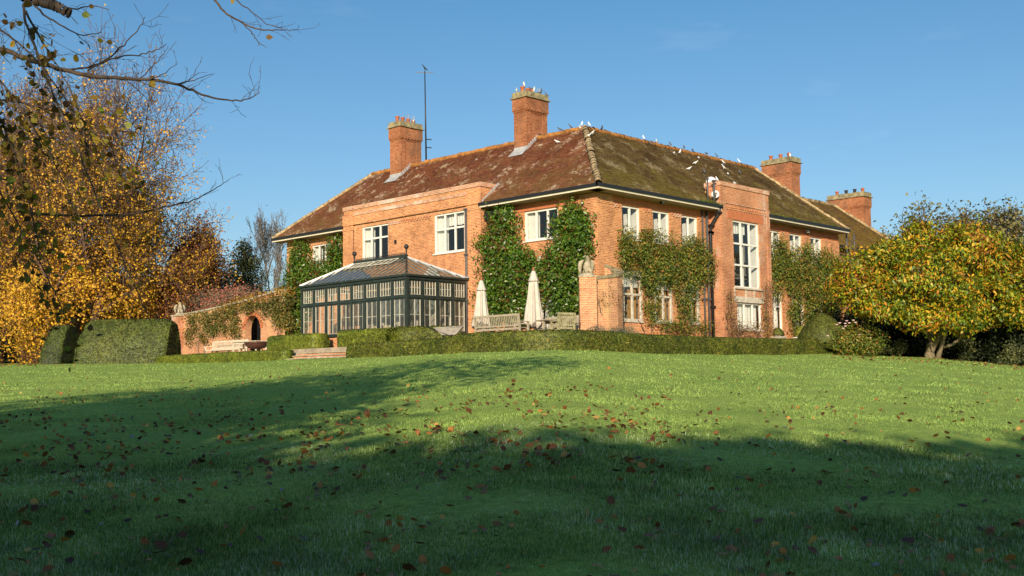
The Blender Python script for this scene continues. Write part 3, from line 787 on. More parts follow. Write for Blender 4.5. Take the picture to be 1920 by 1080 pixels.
# chimneys
def pot(x, y, z, r, h, mat, parent, spike=False):
    mb = MB(); mb.lathe((x, y, z), [(r * .9, 0), (r * .82, h * .15), (r * .8, h * .75), (r, h * .82), (r, h), (r * .75, h), (r * .7, h * .6)], 12)
    p = mb.build('chimney_pot', mat, parent)
    if spike:
        mb = MB()
        for k in range(6):
            t = k * math.pi / 3; mb.tube([(x + r * .9 * math.cos(t), y + r * .9 * math.sin(t), z + h), (x + .5 * r * math.cos(t), y + .5 * r * math.sin(t), z + h + .16), (x, y, z + h + .3)], .008, 5)
        mb.build('bird_guard', M['lead'], p)
def chimney(x0, x1, y0, y1, zb, zt, pots, long_axis, parent, arch=False):
    mb = MB(); w = .07
    mb.box(x0, x1, y0, y1, zb, zt - .78)
    for i in range(3): mb.box(x0 - .03 * (i + 1), x1 + .03 * (i + 1), y0 - .03 * (i + 1), y1 + .03 * (i + 1), zt - .78 + i * .075, zt - .78 + (i + 1) * .075 - .002 * (i == 2))
    mb.box(x0 - .085, x1 + .085, y0 - .085, y1 + .085, zt - .555, zt)
    # pilaster strips
    if long_axis == 'x':
        for a in (x0 - .012, x1 - .33): mb.box(a, a + .345, y0 - .04, y1 + .04, zb, zt - .781)
        k = int((x1 - x0) / .23)
        for i in range(k): mb.box(x0 + i * .23, x0 + i * .23 + .11, y0 - .12, y0 - .03, zt - .66, zt - .58)
    else:
        for a in (y0 - .012, y1 - .33): mb.box(x0 - .04, x1 + .04, a, a + .345, zb, zt - .781)
    c = mb.build('chimney', M['brick_chimney'], parent)
    mb = MB(); mb.box(x0 - .17, x1 + .17, y0 - .17, y1 + .17, zt + .002, zt + .06); mb.box(x0 - .09, x1 + .09, y0 - .09, y1 + .09, zt + .06, zt + .34)
    mb.build('chimney_cap', M['stone_dark'], c)
    if arch:
        mb = MB(); ym, r = (y0 + y1) / 2, .42; z0 = zt - 1.95
        pts = [(x0 - .05, ym + r * math.cos(t * math.pi / 10), z0 + r * math.sin(t * math.pi / 10)) for t in range(11)]
        for p, q in zip(pts[:-1], pts[1:]): mb.bar(p, q, .16, .09, up=(1, 0, 0))
        mb.box(x0 - .1, x0, ym - .08, ym + .08, z0 + r, zt - .785); mb.build('blind_arch', M['rubbed'], c)
    for (t, m_, sp_, h) in pots:
        x, y = (x0 + (x1 - x0) * t, (y0 + y1) / 2) if long_axis == 'x' else ((x0 + x1) / 2, y0 + (y1 - y0) * t)
        pot(x, y, zt + .33, .13, h, M[m_], c, sp_)
    return c
chimney(3.0, 4.55, 17.0, 17.88, 9.0, 13.02, [(.1, 'terracotta', False, .36), (.36, 'terracotta', False, .36), (.62, 'terracotta', True, .33), (.88, 'terracotta', True, .30)], 'x', house)
chimney(3.0, 4.55, 7.05, 7.88, 9.0, 12.86, [(.12, 'terracotta', False, .32), (.38, 'terracotta', False, .3), (.6, 'terracotta', False, .28), (.92, 'pot_black', True, .22)], 'x', house)
chimney(23.0, 23.95, 3.33, 5.3, 5.5, 11.62, [(.85, 'terracotta', False, .36), (.5, 'terracotta', False, .36), (.2, 'terracotta', False, .36)], 'y', house)
for y0, y1 in ((17.0, 17.88), (7.05, 7.88)):     # lead flashings
    mb = MB()
    zz = lambda x: EZ + .89 * (x - EO)
    mb.add([(2.97, y0 - .05, zz(2.97) - .02), (2.97, y1 + .05, zz(2.97) - .02), (2.97, y1 + .05, zz(2.97) + .2), (2.97, y0 - .05, zz(2.97) + .2)], [(0, 1, 2, 3)])
    mb.bar((2.55, (y0 + y1) / 2, zz(2.55) + .06), (2.98, (y0 + y1) / 2, zz(2.98) + .06), 1.0, .02)
    for i in range(6):
        x = 2.95 + i * .14; mb.box(x, x + .16, y0 - .075, y0 - .045, zz(x) - .05, zz(x) + .24)
    mb.build('lead_flashing', M['lead'], house)
mb = MB(); mb.bar((-.55, 6.74, EZ + .1), (.62, 6.74, EZ + 1.14), .05, .13); mb.build('lead_flashing', M['lead'], house)
mb = MB()                   # aerial pole behind the first chimney
P0 = at(799, 300, 63.2); P1 = at(796.5, 133, 63.2)
mb.tube([P0, (P0 + P1) / 2, P1], [.05, .042, .03], 8); mb.bar(P1 + np.array([-.35, .33, -.08]), P1 + np.array([.35, -.33, -.08]), .035)
for z in (.40, .66): mb.bar(P0 + (P1 - P0) * z * .35, P0 + (P1 - P0) * z * .35 + np.array([.3, -.15, 0]), .05)
mast = mb.build('aerial_pole', M['black'], house)

# rear wing, set back behind the end of the main range
wing = thing('rear_wing', 'lower rear wing of the house with an ochre lichened tile roof', 'house', (29, 5, 0))
mb = MB(); mb.box(22.4, 35, 1.6, 9, 0, 6.25); mb.build('wall', M['brick'], wing)
mb = MB(); E_ = 6.3
slope(mb, (22.6, 1.0, E_), (35.4, 1.0, E_), (22.6, 5.0, 9.94), (31.5, 5.0, 9.94), 50, 50)
slope(mb, (35.4, 1.0, E_), (35.4, 9.0, E_), (31.5, 5.0, 9.94), (31.5, 5.0, 9.94), 30, 20); slope(mb, (35.4, 9, E_), (22.6, 9, E_), (31.5, 5, 9.94), (22.6, 5, 9.94), 20, 12)
mb.build('roof', M['roof_ochre'], wing)
tiles_along('ridge_tiles', (22.6, 5, 9.97), (31.5, 5, 9.97), .13, M['hip_tile'], wing); tiles_along('hip_tiles', (31.5, 5, 9.97), (35.4, 1.0, E_ + .03), .12, M['hip_tile'], wing)
mb = MB(); mb.box(22.6, 35.3, .94, 1.0, 6.16, 6.28); mb.build('fascia', M['white'], wing); mb = MB(); mb.box(22.6, 35.3, .82, .938, 6.2, 6.3); mb.build('gutter', M['black'], wing)
c4 = onX(1618, 365, 33.0)
chimney(33.0, 34.0, c4[1], c4[1] + 2.55, 6.5, c4[2] - .12, [(.85, 'terracotta', False, .34), (.58, 'pot_black', False, .34), (.33, 'pot_black', False, .34), (.1, 'terracotta', False, .34)], 'y', wing, True)
mb = MB()                   # small balcony with posts at the end of the main range
mb.box(22.35, 23.9, -.5, 1.5, 5.02, 5.12); mb.box(22.35, 24.0, -.58, -.5, 4.95, 5.2)
mb.build('balcony', M['cream'], wing)
mb = MB()
for x, y in ((22.75, -.3), (23.6, -.35)): mb.tube([(x, y, 5.1), (x, y, 6.8)], .05, 8)
mb.bar((22.75, -.3, 5.9), (23.6, -.35, 5.9), .03); mb.bar((22.9, -.3, 5.2), (23.4, -.35, 6.5), .03)
mb.build('balcony_post', M['grey_pipe'], wing)

# ------------------------------------------------------------------ the conservatory
cons = thing('conservatory', 'dark green glazed conservatory with a hipped glass roof against the brick bay', 'conservatory', (-2.5, 11.9, 0))
CX0, CX1, CY0, CY1 = -4.5, -.62, 7.77, 16.0
ZS, ZR, ZC = .68, 2.22, 3.12            # sill, rail, eaves
mb = MB()
mb.box(CX0 + .04, CX1, CY0 + .03, CY0 + .25, -.02, ZS - .1); mb.box(CX0 + .04, CX0 + .27, CY0 + .25, 11.0, -.02, ZS - .1); mb.box(CX0 + .04, CX0 + .27, 12.85, CY1 - .03, -.02, ZS - .1)
mb.box(CX0 + .3, CX1, CY1 - .25, CY1 - .03, -.02, ZS - .1)
mb.build('plinth_wall', M['brick'], cons)
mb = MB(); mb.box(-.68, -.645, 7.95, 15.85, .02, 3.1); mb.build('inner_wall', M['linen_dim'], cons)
mb = MB()
for y in np.arange(8.6, 15.6, 1.35): mb.box(-.75, -.685, y, y + .35, .02, 2.6)
mb.build('curtain', M['canvas'], cons)
NB = 8
ys = [CY0 + (CY1 - CY0) * i / NB for i in range(NB + 1)]; xs = [CX0 + (CX1 - CX0) * i / 4 for i in range(5)]
DOOR = (3, 4)                            # bays of the door pair, counted from the near corner
mb = MB(); g = M['green_paint']
def cbox(face, a0, a1, d0, d1, z0, z1, mb):
    if face == 'L': mb.box(CX0 - d1, CX0 - d0, a0, a1, z0, z1)
    else: mb.box(a0, a1, CY0 - d1, CY0 - d0, z0, z1)
for i, y in enumerate(ys): cbox('L', y - .075, y + .075, -.10, .03, ZS if i not in (3, 4, 5) else 0, ZC, mb)
for x in xs[1:]: cbox('R', x - .07 - (.07 if x == xs[-1] else 0), x + .07 - (.07 if x == xs[-1] else 0), -.10, .03, ZS, ZC, mb)
mb.box(CX0 - .045, CX0 + .12, CY0 - .045, CY0 + .12, ZS - .1, ZC)      # corner post
for face, a0, a1 in (('L', CY0 - .08, CY1 + .08), ('R', CX0 - .08, CX1)):
    cbox(face, a0, a1, -.115, .045, ZR, ZR + .10, mb); cbox(face, a0, a1, -.12, .06, ZC - .04, ZC + .11, mb)
cbox('L', CY0 - .05, ys[3] - .08, -.13, .05, ZS - .10, ZS, mb); cbox('L', ys[5] + .08, CY1 + .05, -.13, .05, ZS - .10, ZS, mb); cbox('R', CX0 - .05, CX1, -.13, .05, ZS - .10, ZS, mb)
mb.box(CX0, CX1, CY1 - .1, CY1, ZC - .04, ZC + .11); mb.box(CX0, CX0 + .1, CY1 - .1, CY1 + .05, 0, ZC)
for x in xs[1:]: mb.box(x - .14, x, CY1 - .1, CY1, ZS, ZC)
mb.build('frame', g, cons)
mb = MB(); mb.box(CX0 - .15, CX0 - .05, CY0 - .16, CY1 + .16, ZC + .10, ZC + .19); mb.box(CX0 - .05, CX1, CY0 - .16, CY0 - .06, ZC + .10, ZC + .19); mb.build('gutter', g, cons)
def cwin(face, a0, a1, z0, z1, nv, hz, name='window'):
    b = MB(); s_ = .055
    b.cur = 0
    cbox(face, a0, a1, -.07, 0, z0, z0 + s_, b); cbox(face, a0, a1, -.07, 0, z1 - s_, z1, b); cbox(face, a0, a0 + s_, -.07, 0, z0 + s_, z1 - s_, b); cbox(face, a1 - s_, a1, -.07, 0, z0 + s_, z1 - s_, b)
    b.cur = 1
    for i in range(1, nv): a = a0 + s_ + (a1 - a0 - 2 * s_) * i / nv; cbox(face, a - .012, a + .012, -.05, -.012, z0 + s_, z1 - s_, b)
    for e in (a0 + s_, a1 - s_ - .015): cbox(face, e, e + .015, -.05, .003, z0 + s_, z1 - s_, b)
    cbox(face, a0 + s_, a1 - s_, -.05, -.004, z0 + s_, z0 + s_ + .015, b)
    zz = z0 + s_ + (z1 - z0 - 2 * s_) * hz; cbox(face, a0 + s_, a1 - s_, -.048, -.016, zz - .01, zz + .01, b)
    w = b.build(name, [g, M['glazing_bar']], cons)
    b = MB()
    if face == 'L': b.quad((CX0 + .035, a0 + .02, z0 + .02), (CX0 + .035, a1 - .02, z0 + .02), (CX0 + .035, a1 - .02, z1 - .02), (CX0 + .035, a0 + .02, z1 - .02))
    else: b.quad((a0 + .02, CY0 + .035, z0 + .02), (a1 - .02, CY0 + .035, z0 + .02), (a1 - .02, CY0 + .035, z1 - .02), (a0 + .02, CY0 + .035, z1 - .02))
    b.build('pane', M['cons_glass'], w)
for i in range(NB):
    a0, a1 = ys[i] + .077, ys[i + 1] - .077
    if i == 0: a0 = ys[0] + .125
    cwin('L', a0, a1, ZR + .103, ZC - .043, 4, .5)
    if i not in DOOR: cwin('L', a0, a1, ZS + .003, ZR - .003, 2, .5)
for i in range(4):
    a0 = xs[i] + (.125 if i == 0 else .073); a1 = xs[i + 1] - (.073 if i < 3 else .145)
    cwin('R', a0, a1, ZR + .103, ZC - .043, 4, .5); cwin('R', a0, a1, ZS + .003, ZR - .003, 2, .5)
for i in DOOR:                            # a pair of half-glazed doors
    a0, a1 = ys[i] + (.077 if i == 3 else .02), ys[i + 1] - (.02 if i == 3 else .077)
    b = MB(); b.cur = 0
    cbox('L', a0, a1, -.06, .0, .02, .16, b); cbox('L', a0, a1, -.06, .0, .80, .92, b); cbox('L', a0, a1, -.06, .0, ZR - .09, ZR - .004, b)
    for e in (a0, a1 - .085): cbox('L', e, e + .085, -.06, 0, .16, .80, b); cbox('L', e, e + .085, -.06, 0, .92, ZR - .09, b)
    cbox('L', a0 + .085, a1 - .085, -.05, -.022, .16, .80, b); cbox('L', a0 + .16, a1 - .16, -.022, -.01, .24, .72, b)
    b.cur = 1; m_ = (a0 + a1) / 2; cbox('L', m_ - .012, m_ + .012, -.05, -.012, .92, ZR - .09, b); cbox('L', a0 + .085, a1 - .085, -.048, -.016, 1.5, 1.52, b)
    for e in (a0 + .085, a1 - .1): cbox('L', e, e + .015, -.05, .003, .92, ZR - .09, b)
    d = b.build('door', [g, M['glazing_bar']], cons)
    b = MB(); b.quad((CX0 + .03, a0 + .05, .9), (CX0 + .03, a1 - .05, .9), (CX0 + .03, a1 - .05, ZR - .06), (CX0 + .03, a0 + .05, ZR - .06)); b.build('pane', M['cons_glass'], d)
    if i == 3: b = MB(); b.tube([(CX0 - .05, a1 - .04, .97), (CX0 - .05, a1 - .14, .97)], .014, 6); b.tube([(CX0, a1 - .04, .97), (CX0 - .05, a1 - .04, .97)], .014, 6); b.build('handle', M['galv'], d)
XM, ZT = -2.55, 4.42                      # ridge of the glass roof
RY0, RY1 = 10.05, 14.15
EYa, EYb, EXa, EXb, EZc = CY0 - .09, CY1 + .09, CX0 - .09, CX1, ZC + .17
def gpane(a, b, c, d=None):
    q = MB(); q.add([a, b, c] + ([d] if d else []), [tuple(range(4 if d else 3))]); return q
rb = MB(); gl = MB()
TL, TR = (XM, RY1, ZT), (XM, RY0, ZT)
gl.quad((EXa, EYb, EZc), (EXa, EYa, EZc), TR, TL)
gl.add([(EXa, EYa, EZc), (EXb, EYa, EZc), TR], [(0, 1, 2)]); gl.add([(EXa, EYb, EZc), (EXb, EYb, EZc), TL], [(0, 1, 2)]); gl.quad((EXb, EYb, EZc), (EXb, EYa, EZc), TR, TL)
gl.build('roof_glazing', M['roof_glass'], cons)
def on_slope(x): return EZc + (ZT - EZc) * (x - EXa) / (XM - EXa)
k = 20
for i in range(k + 1):                    # glazing bars: jack rafters on the hips
    y = EYa + (EYb - EYa) * i / k
    t = 1.0
    if y < RY0: t = (y - EYa) / (RY0 - EYa)
    if y > RY1: t = (EYb - y) / (EYb - RY1)
    if t > .03: rb.bar((EXa, y, EZc + .012), (EXa + (XM - EXa) * t, y, EZc + (ZT - EZc) * t + .012), .035, .04)
for i in range(1, 10):
    x = EXa + (EXb - EXa) * i / 10; t = (x - EXa) / (XM - EXa) if x < XM else (EXb - x) / (EXb - XM)
    rb.bar((x, EYa, EZc + .012), (x, EYa + (RY0 - EYa) * t, EZc + (ZT - EZc) * t + .012), .035, .04)
rb.build('roof_bars', M['grey_bar'], cons)
for a, b_, m_ in (((EXa, EYa, EZc), TR, g), ((EXb, EYa, EZc), TR, M['lead']), ((EXa, EYb, EZc), TL, M['white']), ((EXb, EYb, EZc), TL, g)):
    q = MB(); q.bar((a[0], a[1], a[2] + .03), (b_[0], b_[1], b_[2] + .03), .09, .08); q.build('hip_rail', m_, cons)
q = MB()                                  # opened ventilators near the ridge
for y0, y1 in ((10.5, 12.2), (12.35, 14.0)):
    x0, x1 = -3.25, -2.66
    z0, z1 = on_slope(x0) + .10, on_slope(x1) + .05
    q.bar((x0, y0, z0), (x0, y1, z0), .05, .03); q.bar((x1, y0, z1), (x1, y1, z1), .05, .03)
    for j in range(5): y = y0 + (y1 - y0) * j / 4; q.bar((x0, y, z0), (x1, y, z1), .04, .03)
q.build('roof_vent', M['glazing_bar'], cons)
q = MB(); q.bar((XM, RY0 - .05, ZT + .05), (XM, RY1 + .05, ZT + .05), .14, .16)
q.build('ridge_beam', g, cons)
q = MB()
for i in range(46):
    y = RY0 + .12 + (RY1 - RY0 - .24) * i / 45; q.bar((XM, y, ZT + .12), (XM, y, ZT + .27 - .03 * (i % 2)), .022, .022); q.bar((XM, y - .03, ZT + .22), (XM, y + .03, ZT + .22), .018)
q.bar((XM, RY0, ZT + .16), (XM, RY1, ZT + .16), .02)
q.build('cresting', M['black'], cons)
for y in (RY0, RY1):
    q = MB(); q.lathe((XM, y, ZT + .1), [(.05, 0), (.035, .1), (.03, .22), (.06, .26), (.035, .3), (.07, .33), (.12, .40), (.12, .46), (.08, .53), (.01, .56)], 14); q.build('finial', M['black'], cons)
q = MB(); q.box(CX1 - .3, CX1 + .0, CY0 - .2, 8.6, ZC + .2, ZC + .27); q.build('lead_flashing', M['lead'], cons)
# furniture seen through the panes
def wicker(name, label, c, w, d):
    t = thing(name, label, 'sofa', (c[0], c[1], 0), 'wicker sofas inside the conservatory')
    x, y = c; mb = MB()
    mb.box(x - d / 2, x + d / 2, y - w / 2, y + w / 2, .22, .42); mb.build('seat', M['wicker'], t)
    mb = MB(); mb.box(x - d / 2 - .1, x - d / 2 + .02, y - w / 2, y + w / 2, .1, 1.02); mb.build('backrest', M['wicker'], t)
    for e in (-1, 1): mb = MB(); mb.box(x - d / 2 + .021, x + d / 2, y + e * w / 2 - .06, y + e * w / 2 + .06, .08, .66); mb.build('armrest', M['wicker'], t)
    mb = MB(); mb.box(x - d / 2 + .03, x + d / 2 - .02, y - w / 2 + .08, y + w / 2 - .08, .421, .55); mb.build('cushion', M['linen'], t)
    mb = MB()
    for a in (-1, 1):
        for b in (-1, 1): mb.box(x + a * (d / 2 - .06) - .03, x + a * (d / 2 - .06) + .03, y + b * (w / 2 - .14) - .03, y + b * (w / 2 - .14) + .03, -.02, .219)
    mb.build('legs', M['wicker'], t)
wicker('wicker_sofa', 'pale wicker sofa behind the conservatory panes near the corner', (-3.7, 9.75), 1.9, .7)
wicker('wicker_sofa', 'pale wicker sofa deep inside the conservatory against the house wall', (-1.4, 12.6), 1.7, .7)
tb = thing('garden_table', 'small white round table inside the conservatory by its near corner', 'table', (-3.3, 8.75, 0))
mb = MB(); mb.lathe((-3.3, 8.75, 0), [(.4, .70), (.42, .72), (.42, .745), (.4, .75)], 20); mb.build('tabletop', M['white'], tb)
mb = MB(); mb.lathe((-3.3, 8.75, 0), [(.22, -.02), (.2, .02), (.05, .06), (.04, .6), (.15, .699)], 14); mb.build('pedestal', M['white'], tb)

# ------------------------------------------------------------------ stone steps before the doors
st = thing('garden_steps', 'worn brick and stone steps rising from the lawn to the conservatory doors', 'steps', (-6.6, 11.3, -.5))
for i in range(4):
    mb = MB(); x0 = -6.95 + i * .26; z0 = -.62 + i * .135
    mb.box(x0, -6.0, 8.9 + .02 * i, 13.65 - .02 * i, z0 - .3 * (i == 0), z0 + .09); mb.build('riser', M['brick_stained'], st)
    mb = MB(); y = 8.85 + .02 * i
    while y < 13.6:
        w = random.uniform(.5, .8); e = min(y + w, 13.7 - .02 * i); mb.box(x0 - .05 + random.uniform(-.015, .015), -6.0 if i == 3 else x0 + .28, y, e - .012, z0 + .092, z0 + .135 + random.uniform(-.008, .008)); y += w
    mb.build('tread', M['stone'], st)

# ------------------------------------------------------------------ garden walls, pillars and stone eagles
gw = thing('garden_wall', 'old brick garden wall with a swept top and an arched doorway', 'garden wall', (-1, 29, 0))
XW = -1.0
def walltop(y): t = np.clip((34 - y) / 10.5, 0, 1); return 2.86 + .78 * t ** 1.5
AY0, AY1, AZ = 25.1, 26.75, 1.62        # arched opening
def arch(y): m_ = (AY0 + AY1) / 2; r = (AY1 - AY0) / 2; return AZ + math.sqrt(max(0, r * r - (y - m_) ** 2)) * .95
mb = MB(); Y = sorted(set(list(np.linspace(22.6, 34.0, 40)) + list(np.linspace(AY0, AY1, 17))))
for a, b in zip(Y[:-1], Y[1:]):
    m_ = (a + b) / 2; ina = AY0 < m_ < AY1
    z0a, z0b = (arch(a), arch(b)) if ina else (-.3, -.3)
    for x in (XW, XW + .42): mb.quad((x, a, z0a), (x, b, z0b), (x, b, walltop(b)), (x, a, walltop(a)))
    mb.quad((XW, a, walltop(a)), (XW, b, walltop(b)), (XW + .42, b, walltop(b)), (XW + .42, a, walltop(a)))
    if ina: mb.quad((XW, a, z0a), (XW, b, z0b), (XW + .42, b, z0b), (XW + .42, a, z0a))
for y in (AY0, AY1): mb.quad((XW, y, -.3), (XW + .42, y, -.3), (XW + .42, y, AZ), (XW, y, AZ))
mb.build('wall', M['brick_garden'], gw)
mb = MB()
for a, b in zip(Y[:-1], Y[1:]): mb.bar((XW + .21, a, walltop(a) + .06), (XW + .21, b, walltop(b) + .06), .54, .11)
mb.build('coping', M['stone'], gw)
mb = MB(); r = (AY1 - AY0) / 2 + .13; m_ = (AY0 + AY1) / 2
for i in range(20):
    t0, t1 = math.pi * i / 20, math.pi * (i + .92) / 20
    mb.bar((XW - .015, m_ + r * math.cos(t0), AZ + r * .95 * math.sin(t0)), (XW - .015, m_ + r * math.cos(t1), AZ + r * .95 * math.sin(t1)), .24, .05, up=(1, 0, 0))
mb.build('brick_arch', M['rubbed'], gw)
mb = MB()                                 # wrought-iron gate leaf standing open in the dark opening
for i in range(7): y = AY0 + .04 + i * .125; mb.bar((XW + .3, y, 0), (XW + .3, y, arch(y) - .05), .02)
for z in (.25, 1.0, 1.7): mb.bar((XW + .3, AY0 + .02, z), (XW + .3, AY0 + .82, z), .025)
for i in range(6):
    for j in range(9):
        c = Vector((XW + .3, AY0 + .1 + i * .125, .3 + j * .2))
        if c.z < arch(c.y) - .2: mb.tube([c + Vector((0, .05 * math.cos(t), .08 * math.sin(t))) for t in np.linspace(0, 5.5, 8)], .008, 4)
mb.build('iron_gate', M['black'], gw)
mb = MB(); mb.box(-1.42, -.66, 34.0, 34.78, -.3, 2.76); mb.build('pillar', M['brick_stained'], gw)
mb = MB(); mb.box(-1.47, -.61, 33.95, 34.83, 2.762, 2.86); mb.build('pillar_cap', M['stone'], gw)
shed = thing('garden_store', 'dark boarded garden store glimpsed through the arched doorway', 'shed', (1.7, 26.3, 0))
mb = MB(); mb.box(.6, 2.9, 24.3, 28.6, -.2, 2.4); mb.build('wall', M['black'], shed); mb = MB(); mb.add([(.4, 24.1, 2.4), (3.1, 24.1, 2.4), (3.1, 28.8, 2.4), (.4, 28.8, 2.4), (1.75, 24.1, 3.0), (1.75, 28.8, 3.0)], [(0, 1, 4), (3, 5, 2), (0, 4, 5, 3), (1, 2, 5, 4)]); mb.build('roof', M['black'], shed)

qw = thing('curved_garden_wall', 'curved brick screen wall with a square end pillar by the house corner', 'garden wall', (-.6, -.9, 0))
arc = [(-1.62, -1.12), (-1.05, -1.38), (-.45, -1.42), (.10, -1.25), (.48, -.92), (.62, -.5), (.45, -.1)]
arc = [tuple(v) for v in np.stack([np.interp(np.linspace(0, 6, 25), range(7), [a[i] for a in arc]) for i in (0, 1)], 1)]
def qtop(t): return 2.58 + .72 * t ** 1.4
mb = MB(); cpm = MB(); k = len(arc)
for i in range(k - 1):
    (x0, y0), (x1, y1) = arc[i], arc[i + 1]; z0, z1 = qtop(i / (k - 1)), qtop((i + 1) / (k - 1))
    def off(j, o):
        a = Vector(arc[max(0, j - 1)]); b = Vector(arc[min(k - 1, j + 1)]); d = (b - a).normalized(); return (arc[j][0] - d.y * o, arc[j][1] + d.x * o)
    for o in (0, .3):
        p, q = off(i, o), off(i + 1, o); mb.quad((*p, -.3), (*q, -.3), (*q, z1), (*p, z0))
    p0, q0, p1, q1 = off(i, -.05), off(i + 1, -.05), off(i, .35), off(i + 1, .35)
    cpm.add([(*p0, z0), (*q0, z1), (*q1, z1), (*p1, z0), (*p0, z0 + .13), (*q0, z1 + .13), (*q1, z1 + .13), (*p1, z0 + .13)], [(0, 1, 2, 3), (4, 5, 6, 7), (0, 1, 5, 4), (2, 3, 7, 6)])
mb.build('wall', M['brick_garden'], qw); cpm.build('coping', M['stone_dark'], qw)
PC = Vector((-2.03, -1.06, 0)); pd = Vector((FWD[0], FWD[1], 0)); pr = Vector((RGT[0], RGT[1], 0))
def obox(mb, c, hr, hd, z0, z1):
    vs = [c + pr * a * hr + pd * b * hd for a, b in ((-1, -1), (1, -1), (1, 1), (-1, 1))]
    mb.add([(v.x, v.y, z0) for v in vs] + [(v.x, v.y, z1) for v in vs], [(0, 3, 2, 1), (4, 5, 6, 7), (0, 1, 5, 4), (1, 2, 6, 5), (2, 3, 7, 6), (3, 0, 4, 7)])
mb = MB(); obox(mb, PC, .36, .36, -.3, 2.62); mb.build('pillar', M['brick_garden'], qw)
mb = MB(); obox(mb, PC, .39, .39, 2.622, 2.69); mb.build('pillar_cap', M['stone'], qw)

def ellring(c, a, b, ra, rb_, n=14):
    c, a, b = Vector(c), Vector(a).normalized(), Vector(b).normalized()
    return [c + a * ra * math.cos(2 * math.pi * i / n) + b * rb_ * math.sin(2 * math.pi * i / n) for i in range(n)]
def eagle(label, loc, rz, turn):
    t = thing('eagle_statue', label, 'statue', loc, 'stone eagles on the garden wall pillars')
    s_ = M['stone']
    q = Matrix.Rotation(rz, 4, 'Z'); L = Vector(loc)
    def P(x, y, z): return q @ Vector((x, y, z)) + L
    mb = MB(); mb.lathe(tuple(L), [(.30, 0), (.31, .05), (.26, .1), (.22, .13)], 14); mb.build('base', s_, t)
    X, Yv, Z = q @ Vector((1, 0, 0)), q @ Vector((0, 1, 0)), Vector((0, 0, 1))
    mb = MB(); prof = [(0, .04, .13, .09, .08), (0, .03, .26, .14, .13), (0, .0, .40, .17, .16), (0, -.03, .52, .15, .14), (0, -.06, .61, .10, .10), (0, -.08, .69, .075, .08), (.02 * turn, -.10, .76, .075, .085), (.06 * turn, -.13, .82, .075, .08), (.10 * turn, -.16, .855, .055, .06), (.16 * turn, -.20, .85, .035, .04), (.21 * turn, -.23, .815, .018, .02), (.215 * turn, -.235, .78, .006, .01)]
    mb.loft([ellring(P(x, y, z), X, Yv, a, b) for x, y, z, a, b in prof]); mb.build('body', s_, t)
    for e in (-1, 1):
        mb = MB(); w = [(.10, .02, .66, .04, .06), (.17, .03, .68, .08, .09), (.24, .05, .62, .10, .10), (.28, .08, .50, .10, .09), (.29, .11, .38, .09, .07), (.27, .14, .25, .07, .05), (.24, .16, .13, .04, .03)]
        mb.loft([ellring(P(e * x, y, z), X, Yv, a, b, 10) for x, y, z, a, b in w]); mb.build('wing', s_, t)
        mb = MB(); mb.tube([P(e * .09, -.04, .32), P(e * .11, -.10, .22), P(e * .12, -.12, .12)], [.085, .065, .04], 8); mb.build('leg', s_, t)
    mb = MB(); mb.loft([ellring(P(0, .12, .3), X, Z, .12, .03, 10), ellring(P(0, .2, .16), X, Z, .13, .02, 10), ellring(P(0, .24, .09), X, Z, .11, .012, 10)]); mb.build('tail', s_, t)
face = math.atan2(-FWD[0], FWD[1])   # local -Y looks back along the view
eagle('weathered stone eagle on the square pillar by the house corner', (PC.x, PC.y, 2.69), face + .35, -1)
eagle('weathered stone eagle on the far pillar at the end of the swept garden wall', (-1.04, 34.39, 2.86), face + .5, -1)

# ------------------------------------------------------------------ garden furniture
def slat_bench(name, label, cat, c, rz, w, mat, group=None, depth=.55, h=.95, slats=18):
    """origin under the middle of the bench; it faces local -Y"""
    t = thing(name, label, cat, (0, 0, 0), group)
    hw, hd = w / 2, depth / 2
    mb = MB(); mb.box(-hw, hw, -hd, -hd + .05, .36, .41)
    for i in range(5): y = -hd + .055 + i * (depth - .14) / 5; mb.box(-hw + .06, hw - .06, y, y + (depth - .14) / 5 - .015, .405, .43)
    mb.box(-hw + .06, hw - .06, hd - .09, hd - .03, .34, .40); mb.build('seat', mat, t)
    mb = MB(); k = max(4, int(slats * w / 1.8))
    mb.bar((-hw + .03, hd + .045, h - .03), (hw - .03, hd + .045, h - .03), .05, .09); mb.bar((-hw + .05, hd - .03, .50), (hw - .05, hd - .03, .50), .04, .06)
    for i in range(k): x = -hw + .1 + (w - .2) * i / (k - 1); mb.bar((x, hd - .03, .5), (x, hd + .045, h - .05), .04, .016, up=(0, 1, 0))
    mb.build('backrest', mat, t)
    for e in (-1, 1):
        mb = MB(); mb.box(e * hw - .035, e * hw + .035, -hd, -hd + .07, 0, .64); mb.build('leg', mat, t)
        mb = MB(); mb.bar((e * hw, hd - .04, 0), (e * hw, hd - .03, .45), .07); mb.bar((e * hw, hd - .03, .45), (e * hw, hd + .05, h + .02), .07); mb.build('leg', mat, t)
        mb = MB(); mb.box(e * hw - .045, e * hw + .045, -hd - .04, hd, .641, .675); mb.build('armrest', mat, t)
    if w > 1.5:
        mb = MB(); mb.box(-.03, .03, hd - .075, hd - .005, 0, .339); mb.build('leg', mat, t)
    t.location = c; t.rotation_euler = (0, 0, rz)
    return t
slat_bench('garden_bench', 'long grey teak bench with its slatted back to the lawn, below the left parasol', 'bench', (-5.95, .22, 0.0), -math.pi / 2 + math.pi, 2.5, M['teak'], 'grey teak seats on the terrace')
slat_bench('garden_bench', 'grey teak bench on the house side of the terrace table', 'bench', (-3.5, -.35, 0), -math.pi / 2, 2.3, M['teak'], 'grey teak seats on the terrace')
slat_bench('garden_armchair', 'greenish teak armchair at the end of the terrace table beside the brick pillar', 'chair', (-4.55, -1.85, 0), 2.85, .75, M['teak_green'], 'grey teak seats on the terrace', h=.98)
